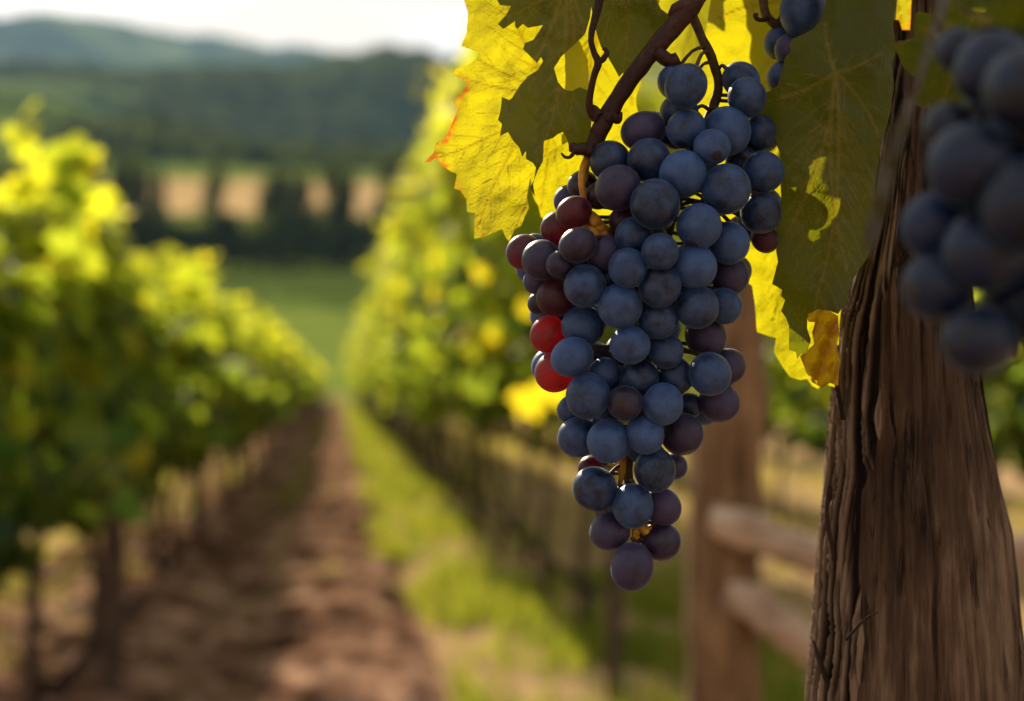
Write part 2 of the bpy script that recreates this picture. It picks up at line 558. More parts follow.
t.l(t.geo(), sep.inputs[0])
def mr(a, b):
    x = t.n("ShaderNodeMapRange")
    x.inputs[1].default_value, x.inputs[2].default_value = a, b
    t.l(sep.outputs[1], x.inputs[0])
    return x.outputs[0]
col = t.mix(mr(104, 118), near, field)
col = t.mix(mr(470, 545), col, wood)
p = t.pbsdf(col, 1.0, 0.0)
M['ground'] = t.done(p.outputs[0])
ground = mesh_obj("ground", tv, tf, M['ground'])
tag(ground, "pale dry ground under the vines, rising to green fields and wooded hills", "ground", kind="structure")

# straw field seen between the far trees
sv, sf = [], []
for j, yy in enumerate(np.linspace(314, 378, 14)):
    for i, xx in enumerate(np.linspace(-150, 130, 40)):
        sv.append((xx, yy, float(terrain_h(xx, yy)) + 0.35))
for j in range(13):
    for i in range(39):
        a = j * 40 + i
        sf.append((a, a + 1, a + 41, a + 40))
tag(mesh_obj("straw_field", sv, sf, M['stubble']), "pale straw coloured field beyond the far tree belt", "field", kind="structure")

# bare earth path between the two nearest rows
pxs, pys = np.linspace(-2.1, 0.44, 88), np.concatenate([np.arange(-1.0, 14, 0.045), np.arange(14, 106, 0.2)])
X, Y = np.meshgrid(pxs, pys)
Z = 0.012 + 0.055 * np.abs(fbm(X * 4, Y * 4, 0, 4)) + 0.020 * np.abs(fbm(X * 14, Y * 14, 3, 3))
Z += 0.10 * np.clip(fbm(X * 1.5, Y * 2.6, 5, 3) + 0.05, 0, 1) * np.clip((Y + 1) / 3, 0, 1)
Z += 0.05 * np.exp(-((X + 0.98) / 0.16) ** 2) - 0.012 * np.exp(-((X + 0.34) / 0.10) ** 2) - 0.012 * np.exp(-((X - 0.26) / 0.10) ** 2)
edge = np.minimum(1, np.minimum(X - pxs[0], pxs[-1] - X) / 0.12)
Z = Z * edge + 0.004
pv = np.stack([X.ravel(), Y.ravel(), Z.ravel()], 1)
pf = []
n1 = len(pxs)
for j in range(len(pys) - 1):
    for i in range(n1 - 1):
        a = j * n1 + i
        pf.append((a, a + 1, a + n1 + 1, a + n1))
tag(mesh_obj("dirt_path", pv, pf, M['soil']), "brown bare earth path running straight between the vine rows", "path", kind="structure")

# grass
def blades(n, xr, yr, h, yellow, wfun=None):
    x = rng.uniform(*xr, n)
    y = yr[0] + (yr[1] - yr[0]) * rng.random(n) ** 1.6
    keep = fbm(x * 1.3, y * 1.3, 2, 3) + rng.normal(0, 0.35, n) > -0.25
    if wfun is not None:
        keep &= wfun(x, y) > rng.random(n)
    return x[keep], y[keep], np.full(keep.sum(), h), np.full(keep.sum(), yellow)
parts = [blades(15000, (0.46, 2.3), (4.2, 9.5), 0.12, 0.35, lambda x, y: np.clip(fbm(x * 2.6, y * 1.7, 12, 3) * 2.2 + 0.75, 0, 1)), blades(26000, (0.42, 1.12), (4.0, 100), 0.15, 0.35, lambda x, y: np.clip(fbm(x * 2.2, y * 1.4, 8, 2) * 2.2 + 0.75, 0.05, 1)), blades(7000, (1.1, 1.8), (4.0, 48), 0.14, 0.55, lambda x, y: np.clip(fbm(x * 2, y * 1.4, 8, 2) * 2 + 0.4, 0, 1)), blades(11000, (1.7, 7.5), (3.5, 40), 0.15, 0.78),
         blades(15000, (-6.5, -1.9), (4.0, 40), 0.15, 0.6), blades(26000, (-0.90, -0.34), (5, 100), 0.10, 0.45, lambda x, y: np.clip((y - 6) / 9, 0.04, 1)), blades(5000, (-1.9, -1.2), (4, 30), 0.10, 0.5),
         blades(5000, (-0.12, 0.03), (9, 90), 0.07, 0.4), blades(12000, (0.24, 0.45), (10, 100), 0.09, 0.4)]
bx, by, bh, bt = [np.concatenate(q) for q in zip(*parts)]
nb = len(bx)
bh = bh * rng.uniform(0.45, 1.35, nb)
ang = rng.uniform(0, 2 * np.pi, nb)
ww = 0.006 + 0.0006 * by
lean = rng.normal(0, 0.4, (nb, 2)) * bh[:, None]
dx, dy = np.cos(ang) * ww, np.sin(ang) * ww
gv = np.empty((nb, 3, 3))
gv[:, 0] = np.stack([bx - dx, by - dy, np.zeros(nb)], 1)
gv[:, 1] = np.stack([bx + dx, by + dy, np.zeros(nb)], 1)
gv[:, 2] = np.stack([bx + lean[:, 0], by + lean[:, 1], bh], 1)
gt = np.clip(bt + rng.normal(0, 0.25, nb), 0, 1)
gf = np.arange(nb * 3).reshape(-1, 3).tolist()
g = mesh_obj("grass", gv.reshape(-1, 3), gf, M['grass'], smooth=False, attrs={"tint": np.repeat(gt, 3)})
tag(g, "sunlit green and straw coloured grass along the path and under the vines", "grass", kind="stuff")

# ------------------------------------------------------------------ leaf scatter meshes
LEAF_A = np.radians([90, 58, 40, 12, -20, -52, -90, -128, -160, 168, 140, 122])
LEAF_R = np.array([1.0, 0.66, 0.98, 0.62, 0.92, 0.70, 0.34, 0.70, 0.92, 0.62, 0.98, 0.66])
def leaf_scatter(centers, normals, sizes, tints):
    n = len(centers)
    nr = normals / np.linalg.norm(normals, axis=1, keepdims=True)
    ref = np.tile([[0.0, 0.0, -1.0]], (n, 1)) + rng.normal(0, 0.45, (n, 3))
    s = np.cross(ref, nr); s /= np.linalg.norm(s, axis=1, keepdims=True) + 1e-9
    tt = np.cross(nr, s)
    k = len(LEAF_A)
    V = np.empty((n, k + 1, 3))
    V[:, 0] = centers
    curl = rng.uniform(0.1, 0.35, n)
    for i in range(k):
        a, r = LEAF_A[i], LEAF_R[i]
        V[:, i + 1] = centers + sizes[:, None] * (s * (r * math.cos(a)) + tt * (r * math.sin(a)) - nr * (curl * r * r * abs(math.cos(a)) ** 1.5)[:, None])
    F = []
    for j in range(n):
        b = j * (k + 1)
        F += [(b, b + 1 + i, b + 1 + (i + 1) % k) for i in range(k)]
    return V.reshape(-1, 3), F, np.repeat(tints, k + 1)

def vine_foliage_mesh(name, seed, n, half_w, z0, z1, length=1.35, yellow=0.0):
    rs = np.random.default_rng(seed)
    C, N = [], []
    zc, hz = (z0 + z1) / 2, (z1 - z0) / 2
    while len(C) < n:
        y = rs.uniform(-length / 2, length / 2)
        a = rs.uniform(0, 2 * math.pi)
        rad = rs.random() ** 0.35
        ca, sa = math.cos(a), math.sin(a)
        ex = abs(ca) ** 0.7 * np.sign(ca); ez = abs(sa) ** 0.7 * np.sign(sa)
        x = half_w * rad * ex
        z = zc + hz * rad * ez
        z -= 0.22 * max(0, float(noise3(y * 2.1 + seed * 3.3, 0.5, seed))) * (1 if ez < 0 else 0.6)
        lump = float(fbm(y * 2.4 + seed, z * 2.4, x * 2.4, 2))
        if lump < (-0.02 if half_w < 0.5 else -0.08) + 0.6 * (rad - 0.65):
            continue
        C.append((x, y, z))
        N.append((ex * 1.3 + rs.normal(0, 0.55), rs.normal(0, 0.6), 0.55 + ez * 0.8 + rs.normal(0, 0.45)))
    # shoots that stick out of the top and the sides
    for k in range(13):
        y = rs.uniform(-length / 2, length / 2)
        top = rs.random() < 0.65
        p = np.array([rs.uniform(-0.6, 0.6) * half_w, y, z1 - 0.15]) if top else np.array([rs.choice([-1, 1]) * half_w * 0.8, y, rs.uniform(z0 + 0.2, z1 - 0.2)])
        dr = np.array([rs.normal(0, 0.35), rs.normal(0, 0.35), 1.0]) if top else np.array([np.sign(p[0]) * 0.8, rs.normal(0, 0.4), -0.2])
        L = rs.uniform(0.10, 0.45) * (1.2 if half_w > 0.5 else 1) if top else rs.uniform(0.15, 0.35)
        for q in range(int(5 + L * 14)):
            s = q / (5 + L * 14)
            C.append(tuple(p + dr * L * s + rs.normal(0, 0.045, 3)))
            N.append((rs.normal(0, 1), rs.normal(0, 1), 0.4 + rs.random()))
    C, N = np.array(C), np.array(N)
    sz = rs.uniform(0.05, 0.10, len(C))
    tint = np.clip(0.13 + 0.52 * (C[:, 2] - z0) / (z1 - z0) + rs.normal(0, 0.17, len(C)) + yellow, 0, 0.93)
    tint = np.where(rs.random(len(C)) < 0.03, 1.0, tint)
    V, F, T = leaf_scatter(C, N, sz, tint)
    me = bpy.data.meshes.new(name)
    me.from_pydata(V.tolist(), [], F)
    at = me.attributes.new("tint", 'FLOAT', 'POINT')
    at.data.foreach_set("value", T.astype(np.float32))
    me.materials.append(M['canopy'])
    return me

def vine_trunk_mesh(name, seed, h, arm, thick=0.024):
    rs = random.Random(seed)
    b = MB()
    pts = [Vector((0, 0, -0.05))]
    for k in range(1, 5):
        pts.append(Vector((rs.uniform(-0.04, 0.04), rs.uniform(-0.06, 0.06), h * k / 4)))
    b.tube(pts, [thick * 1.5, thick * 1.15, thick, thick * 0.95, thick], 8, 0.25, 5)
    for sgn in (-1, 1):
        q = [pts[-1], pts[-1] + Vector((0, 0.12 * sgn, 0.05)), pts[-1] + Vector((rs.uniform(-.03, .03), sgn * arm * 0.6, 0.04)), pts[-1] + Vector((0, sgn * arm, 0.03))]
        b.tube(q, [thick, thick * 0.9, thick * 0.75, thick * 0.55], 7, 0.22, 4)
        for k in range(4):
            s = pts[-1] + Vector((0, sgn * arm * (0.2 + 0.22 * k), 0.045))
            b.tube([s, s + Vector((rs.uniform(-.15, .15), rs.uniform(-.1, .1), 0.5)), s + Vector((rs.uniform(-.2, .2), rs.uniform(-.15, .15), 0.95))], [0.008, 0.006, 0.003], 5, 0, 3)
    me = bpy.data.meshes.new(name)
    me.from_pydata(b.v, [], b.f)
    me.polygons.foreach_set("use_smooth", [True] * len(me.polygons))
    me.materials.append(M['trunk'])
    return me

FOL_S = [vine_foliage_mesh("foliage", 20 + i, 760, 0.33, 0.72, 1.90) for i in range(5)]
FOL_B = [vine_foliage_mesh("foliage", 40 + i, 1150, 0.74, 1.00, 3.08, 1.4, 0.15) for i in range(5)]
TRK = [vine_trunk_mesh("trunk", 60 + i, 0.78, 0.62) for i in range(4)]
def vine(x, y, fol, k, label, group, sc=1.0, dz=0.0):
    o = empty("grape_vine", (x + rng.normal(0, 0.03), y, 0), math.pi * (k % 2) + rng.normal(0, 0.05))
    o.scale = (sc, 1, sc * (1 + rng.normal(0, 0.05)))
    tag(o, label, "vine", group)
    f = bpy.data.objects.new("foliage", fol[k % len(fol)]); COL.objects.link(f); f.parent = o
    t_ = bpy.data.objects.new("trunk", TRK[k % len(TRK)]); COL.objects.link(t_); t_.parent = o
    return o
VINES = {}
def vine_row(key, x, y0, y1, step, fol, label, group, first=None):
    k, y = 0, y0
    while y < y1:
        VINES[(key, k)] = vine(x, y, fol, k * 3 + int(rng.integers(0, 2)), first[k] if first and k < len(first) else label, group)
        y += step * (1 + rng.normal(0, 0.04)); k += 1
vine_row("near_left", -1.15, 4.35, 100, 1.22, FOL_S, "green grape vine in the blurred row along the path's left edge",
         "vines in the row left of the path",
         ["dark leafy grape vine cut by the photo's left edge, first beside the path",
          "grape vine with a yellow leaf hanging low beside the dark stake left of the path"])
vine_row("near_right", 1.20, 6.9, 100, 1.22, FOL_B, "tall bushy grape vine in the sunlit row along the right edge of the dirt path",
         "vines in the row right of the path", ["big bushy grape vine directly behind the left side of the hanging grape bunch"])
vine_row("second_left", -3.7, 7.5, 46, 1.3, FOL_S, "grape vine in the second row left of the path, behind the first row", "vines in the second row to the left")
vine_row("second_right", 3.9, 6.8, 46, 1.3, FOL_S, "grape vine in the blurred row behind the rail fence and the big post", "vines in the row behind the fence")
vine_row("third_right", 6.6, 11, 46, 1.4, FOL_S, "grape vine in the farthest row on the right, behind the row past the fence", "vines in the farthest row on the right")

def single_leaf_mesh(name, size, tint, normal, mat):
    V, F, T = leaf_scatter(np.zeros((1, 3)), np.array([normal], float), np.array([size]), np.array([tint]))
    me = bpy.data.meshes.new(name)
    me.from_pydata(V.tolist(), [], F)
    a = me.attributes.new("tint", 'FLOAT', 'POINT')
    a.data.foreach_set("value", T.astype(np.float32))
    me.materials.append(mat)
    return me
def hang_leaf(vkey, px, py, d, size, tint, label):
    v = VINES[vkey]
    p = P(px, py, d)
    c = bpy.data.objects.new("leaf", single_leaf_mesh("leaf", size, tint, (0.15, -1, 0.15), M['canopy']))
    COL.objects.link(c)
    c.parent = v
    loc = Matrix.LocRotScale(v.location, v.rotation_euler, v.scale).inverted() @ p
    c.location = loc
    c["label"] = label
hang_leaf(("near_left", 1), 132, 452, 5.9, 0.105, 1.0, "yellow leaf hanging below the canopy")
hang_leaf(("near_right", 0), 530, 398, 4.75, 0.085, 1.0, "yellow leaf on a trailing cane behind the bunch")
hang_leaf(("near_right", 0), 556, 390, 4.7, 0.075, 0.97, "yellow leaf on a trailing cane behind the bunch")
v0 = VINES[("near_right", 0)]
tcp = [P(548, 372, 4.7), P(560, 350, 5.4), P(580, 345, 6.2), Vector((1.1, 7.2, 1.45))]
tc = MB().tube(tcp, [0.004, 0.005, 0.006, 0.007], 7, 0, 6).build("trailing_cane", M['trunk'])
tc.parent = v0
tc.matrix_parent_inverse = Matrix.LocRotScale(v0.location, v0.rotation_euler, v0.scale).inverted()
hang_leaf(("near_right", 0), 528, 308, 5.2, 0.045, 1.0, "small bright yellow leaf")
hang_leaf(("near_right", 0), 482, 270, 6.0, 0.055, 0.97, "small bright yellow leaf")
hang_leaf(("near_left", 0), 46, 464, 5.2, 0.055, 1.0, "small yellow leaf low on the vine")

# stakes, wires and hose of the trellis
def stake(x, y, h, label, group, r=0.03):
    o = empty("trellis_stake", (x, y, 0))
    tag(o, label, "stake", group)
    b = MB().tube([Vector((x, y, -0.1)), Vector((x + 0.01, y, h * 0.5)), Vector((x, y + 0.01, h))], [r * 1.05, r, r * 0.93], 10, 0.1, 6)
    b.build("pole", M['stake'], o)
    for z in (h * 0.5, h * 0.85):
        wr = MB()
        ring = [Vector((x + (r + 0.004) * math.cos(a), y + (r + 0.004) * math.sin(a), z)) for a in np.linspace(0, 2 * math.pi, 13)]
        wr.tube(ring, [0.003] * 13, 5, smooth=False)
        wr.build("wire_tie", M['hose'], o)
stake(-0.86, 5.6, 1.0, "dark wooden stake standing in the near left vine row below the yellow leaf", "stakes of the trellis", 0.045)
for k, y in enumerate(np.arange(11.5, 46, 6.0)):
    stake(-1.12, float(y), 1.9, "dark wooden stake further along the vine row left of the path", "stakes of the trellis")
stake(1.09, 5.6, 1.25, "thin dark stake on the grass below the grape bunch, left of the fence post", "stakes of the trellis", 0.032)
for k, y in enumerate(np.arange(12.5, 46, 6.0)):
    stake(1.25, float(y), 1.95, "dark wooden stake further along the vine row right of the path", "stakes of the trellis")
for k, y in enumerate(np.arange(9.0, 46, 6.0)):
    stake(3.9, float(y), 1.9, "dark wooden stake in the vine row behind the rail fence", "stakes of the trellis")
def line(name, x, z, y0, y1, r, label, cat, group):
    pts = [Vector((x + rng.normal(0, 0.012), y, z + rng.normal(0, 0.012))) for y in np.arange(y0, y1, 1.5)]
    o = MB().tube(pts, [r] * len(pts), 7, 0, 3).build(name, M['hose'], origin=pts[0])
    tag(o, label, cat, group)
line("irrigation_hose", -1.02, 0.15, 4.0, 46, 0.020, "black irrigation hose strung low along the vine row left of the path", "hose", "irrigation hoses")
line("irrigation_hose", 1.12, 0.34, 6.0, 46, 0.018, "black irrigation hose strung along the vine row right of the path", "hose", "irrigation hoses")
line("trellis_wire", -1.15, 1.2, 4.0, 46, 0.003, "thin wire of the trellis in the row left of the path", "wire", "trellis wires")
line("trellis_wire", 1.22, 1.2, 6.5, 46, 0.003, "thin wire of the trellis in the row right of the path", "wire", "trellis wires")

# ------------------------------------------------------------------ far trees
def crown_mesh(seed, n, rx, rz, zc):
    rs = np.random.default_rng(seed)
    lob = [(rs.uniform(-.5, .5) * rx, rs.uniform(-.5, .5) * rx, zc + rs.uniform(-.75, .75) * rz, rs.uniform(0.35, 0.6)) for _ in range(11)]
    C, N = [], []
    for k in range(n):
        l = lob[rs.integers(0, 11)]
        v = rs.normal(0, 1, 3); v /= np.linalg.norm(v)
        r = rs.random() ** 0.4
        C.append((l[0] + v[0] * r * l[3] * rx, l[1] + v[1] * r * l[3] * rx, l[2] + v[2] * r * l[3] * rz * 0.8))
        N.append(v + rs.normal(0, 0.5, 3) + np.array([0, 0, 0.4]))
    C = np.array(C)
    V, F, T = leaf_scatter(C, np.array(N), rs.uniform(0.28, 0.55, n), np.clip(rs.normal(0.5, 0.25, n), 0, 1))
    me = bpy.data.meshes.new("crown")
    me.from_pydata(V.tolist(), [], F)
    a = me.attributes.new("tint", 'FLOAT', 'POINT')
    a.data.foreach_set("value", T.astype(np.float32))
    me.materials.append(M['crown'])
    return me
def tree_trunk_mesh(seed, h):
    rs = random.Random(seed)
    b = MB().tube([Vector((0, 0, -0.5)), Vector((0.1, 0, h * 0.3)), Vector((-0.1, 0.1, h * 0.6)), Vector((0, 0, h * 0.92))], [0.38, 0.3, 0.2, 0.05], 8, 0.15, 4)
    for k in range(6):
        a = rs.uniform(0, 6.28); z = h * rs.uniform(0.3, 0.7)
        b.tube([Vector((0, 0, z)), Vector((math.cos(a) * 0.8, math.sin(a) * 0.8, z + 0.9)), Vector((math.cos(a) * 1.4, math.sin(a) * 1.4, z + 2.2))], [0.13, 0.09, 0.03], 6, 0, 3)
    me = bpy.data.meshes.new("trunk")
    me.from_pydata(b.v, [], b.f)
    me.materials.append(M['trunk'])
    return me
TALL = [crown_mesh(80 + i, 470, 2.1, 7.0, 9.0) for i in range(3)]
LOW = [crown_mesh(90 + i, 600, 3.6, 3.2, 3.9) for i in range(3)]
TT, TL = tree_trunk_mesh(1, 15), tree_trunk_mesh(2, 6)
def far_tree(u, d, tall, sc, k):
    x = (u - 338) / FPX * d
    o = empty("poplar_tree" if tall else "bushy_tree", (x, d, float(terrain_h(x, d)) - 0.2), rng.uniform(0, 6.28))
    o.scale = (sc, sc, sc * rng.uniform(0.92, 1.08))
    tag(o, "tall narrow dark tree standing between pale straw gaps in the far tree belt" if tall else "low round dark tree in the far belt at the top of the green field",
        "tree", "tall trees of the far belt" if tall else "low trees of the far belt")
    for nm, me in (("crown", (TALL if tall else LOW)[k % 3]), ("trunk", TT if tall else TL)):
        c = bpy.data.objects.new(nm, me); COL.objects.link(c); c.parent = o
k = 0
for u in [-30, -14, 0, 12, 24, 36, 48, 60, 72, 84, 96, 108, 120, 130, 140, 150, 159, 166, 213, 219, 268, 276, 285, 294, 301, 333, 341, 348, 381, 390, 397, 402, 416, 430, 446, 462, 480, 500, 520]:
    far_tree(u, 214 + rng.uniform(-4, 6), True, rng.uniform(0.95, 1.08) , k); k += 1
for u in np.arange(-40, 530, 17):
    far_tree(float(u), 206 + rng.uniform(-3, 3), False, rng.uniform(0.85, 1.35), k); k += 1

# far woods: one mass of crowns on the hills
WV, WF, WT = [], [], []
nW = 5200
wy = rng.uniform(430, 1250, nW)
wu = rng.uniform(-120, 560, nW)
wx = (wu - 338) / FPX * wy
keep = ((wy < 560) | (wy > 800)) & (fbm(wx * 0.006, wy * 0.006, 4, 3) + np.where(wy < 600, 0.35, -0.05) > 0.10)
wx, wy = wx[keep], wy[keep]
wz = terrain_h(wx, wy)
C, N, SZ, TI = [], [], [], []
for i in range(len(wx)):
    hgt = rng.uniform(5, 10)
    for q in range(14):
        v = rng.normal(0, 1, 3); v /= np.linalg.norm(v)
        C.append((wx[i] + v[0] * hgt * 0.38, wy[i] + v[1] * hgt * 0.38, wz[i] + hgt * 0.55 + v[2] * hgt * 0.42))
        N.append(v + np.array([0, 0, 0.3]))
        SZ.append(hgt * 0.24)
        TI.append(rng.random())
V_, F_, T_ = leaf_scatter(np.array(C), np.array(N), np.array(SZ), np.array(TI))
tag(mesh_obj("far_woods", V_, F_, M['crown'], smooth=False, attrs={"tint": T_}), "dark blurred woods covering the hillside", "woods", kind="stuff")

# ------------------------------------------------------------------ haze
hz = NT("haze_air")
pv_ = hz.n("ShaderNodeVolumePrincipled")
pv_.inputs["Color"].default_value = (0.42, 0.69, 1.0, 1)
pv_.inputs["Density"].default_value = 0.00012
pv_.inputs["Anisotropy"].default_value = 0.0
hz.l(pv_.outputs[0], hz.out.inputs["Volume"])
b0, b1 = (-4200, -320, -3), (4200, 3600, 1900)
hv = [(x, y, z) for x in (b0[0], b1[0]) for y in (b0[1], b1[1]) for z in (b0[2], b1[2])]
hf = [(0, 1, 3, 2), (4, 6, 7, 5), (0, 4, 5, 1), (2, 3, 7, 6), (0, 2, 6, 4), (1, 5, 7, 3)]
haze = mesh_obj("haze", hv, hf, hz.m, smooth=False)
tag(haze, "pale blue haze over the far hills", "haze", kind="stuff")

# ------------------------------------------------------------------ big weathered post
def post_profile(py):
    l = np.interp(py, [-140, 0, 120, 200, 290, 400, 520, 701, 1100, 3300], [907, 899, 888, 874, 852, 843, 832, 818, 792, 720])
    r = np.interp(py, [-140, 0, 200, 380, 430, 530, 690, 1100, 3300], [938, 946, 962, 979, 987, 1008, 1026, 1060, 1130])
    return l, r
POST_D = 0.762
def post_mesh(a0, a1, na, rows, fn):
    V, H = [], []
    for py in rows:
        l, r = post_profile(py)
        c, rad = (l + r) / 2, (r - l) / 2
        ctr = P(c, py, POST_D)
        rr = rad / FPX * POST_D
        ang = np.linspace(a0, a1, na)
        # arc-length coordinates for the noise
        sx = ang * 0.06
        zz = (350 - py) / FPX * POST_D
        dsp, h = fn(ang, sx, zz, rr)
        for a, q, hh in zip(ang, dsp, h):
            rad_ = rr + q
            V.append(tuple(ctr + CX * (math.cos(a) * rad_) - CZ * (math.sin(a) * rad_ * 0.9)))
            H.append(hh)
    F = []
    n = len(rows)
    for j in range(n - 1):
        for i in range(na - 1):
            a = j * na + i
            F.append((a, a + 1, a + na + 1, a + na))
    return V, F, H
rows = np.concatenate([np.linspace(-140, 760, 420), np.linspace(765, 2560, 60)])
post_root = empty("wooden_post", P(919, 2560, POST_D))
tag(post_root, "big weathered brown wooden post with rough split bark on its left side", "post")
def f_wood(ang, sx, z, rr):
    q = 0.0011 * fbm(sx * 420, z * 10 + 0 * sx, 1.0, 4) + 0.0016 * fbm(sx * 60, z * 8 + 0 * sx, 2.0, 3)
    # long drying cracks
    for (ac, wd, dp, ph) in ((1.72, 0.020, 0.0055, 0.0), (2.08, 0.014, 0.004, 1.7), (1.30, 0.012, 0.003, 3.1), (0.75, 0.02, 0.006, 4.0)):
        path = ac + 0.10 * float(fbm(z * 9 + ph, ph, 0, 3)) + 0.35 * z
        on = np.clip(float(fbm(z * 5 + ph * 3, 9.0, ph, 2)) * 2 + 0.9, 0, 1)
        q = q - dp * on * np.exp(-((ang - path) / wd) ** 2)
    # worn hollow on the right side
    q = q - 0.004 * np.exp(-((ang - 0.35) / 0.18) ** 2) * (1 + 0.6 * float(fbm(z * 30, 3.3, 0, 3)))
    return q, q * 0
V, F, H = post_mesh(0.0, 2 * math.pi, 260, rows, f_wood)
mesh_obj("shaft", V, F, M['post'], post_root)
def f_bark(ang, sx, z, rr):
    warp = 0.35 * fbm(sx * 25, z * 16 + 0 * sx, 3.0, 2)
    ridg = 1 - np.abs(fbm(sx * 190 + warp * 4, z * 7 + 0 * sx, 5.0, 5))
    crossb = fbm(sx * 420, z * 70 + 0 * sx, 7.0, 4)
    h = np.clip((ridg - 0.38) * 1.7 + 0.20 * crossb, 0, 1)
    edge = np.clip((ang - (2.36 + 0.22 * float(fbm(z * 11, 4.0, 0, 3)))) / 0.10, 0, 1)
    top = float(np.clip((0.030 - z) / 0.012, 0, 1)) * 0.6 + 0.4
    q = (0.0008 + 0.0052 * h * top) * edge - 0.004 * (1 - edge)
    return q, h
rows_b = np.concatenate([np.linspace(-140, 760, 520), np.linspace(765, 2560, 50)])
V, F, H = post_mesh(2.05, 4.6, 230, rows_b, f_bark)
bk = mesh_obj("bark", V, F, M['bark'], post_root, attrs={"height": H})
bk["label"] = "dark furrowed bark down the left side"
for (x0, y0, x1, y1, x2, y2, d0, r0) in ((832, 700, 820, 662, 813, 640, 0.742, 0.0016), (846, 640, 862, 622, 878, 612, 0.700, 0.0009), (843, 420, 836, 380, 838, 345, 0.742, 0.0014), (834, 560, 827, 520, 829, 480, 0.742, 0.0014)):
    sl = MB().tube([P(x0, y0, d0), P(x1, y1, d0), P(x2, y2, d0)], [r0, r0 * 0.9, r0 * 0.3], 7, 0.4, 5)
    sl.build("bark_splinter", M['bark'], post_root, attrs={"height": [0.35] * len(sl.v)})

# ------------------------------------------------------------------ rustic rail fence behind
fence = empty("rail_fence", P(724, 977, 3.0))
tag(fence, "rustic wooden fence with a blurred post and two round rails behind the big post", "fence")
b = MB().tube([P(719, 1000, 3.0), P(722, 700, 3.0), P(727, 500, 3.0), P(733, 330, 3.0), P(736, 180, 3.0)], [0.088, 0.080, 0.074, 0.069, 0.066], 22, 0.10, 14)
b.build("post", M['fence'], fence)
b = MB().tube([P(712, 521, 2.93), P(742, 528, 2.91), P(780, 544, 2.9), P(825, 558, 2.9), P(900, 566, 2.88), P(980, 556, 2.86), P(1060, 552, 2.82), P(1300, 560, 2.8)],
              [0.034, 0.040, 0.037, 0.038, 0.037, 0.038, 0.036, 0.034], 14, 0.22, 10)
b.build("rail", M['rail'], fence)
b = MB().tube([P(728, 590, 2.94), P(752, 602, 2.92), P(780, 625, 2.9), P(822, 655, 2.9), P(900, 690, 2.88), P(1000, 705, 2.86), P(1300, 720, 2.8)],
              [0.032, 0.036, 0.040, 0.036, 0.036, 0.035, 0.033], 14, 0.22, 10)
b.build("rail", M['rail'], fence)
b = MB().tube([P(1290, 1010, 2.82), P(1290, 700, 2.82), P(1292, 420, 2.82)], [0.085, 0.08, 0.075], 18, 0.1, 10)
b.build("post", M['fence'], fence)

# ------------------------------------------------------------------ near vine shoot: cane, tendrils and big leaves
shoot = empty("vine_shoot", P(705, -30, 0.69))
tag(shoot, "dark vine cane with tendrils and large yellow and green leaves above the grapes", "vine")

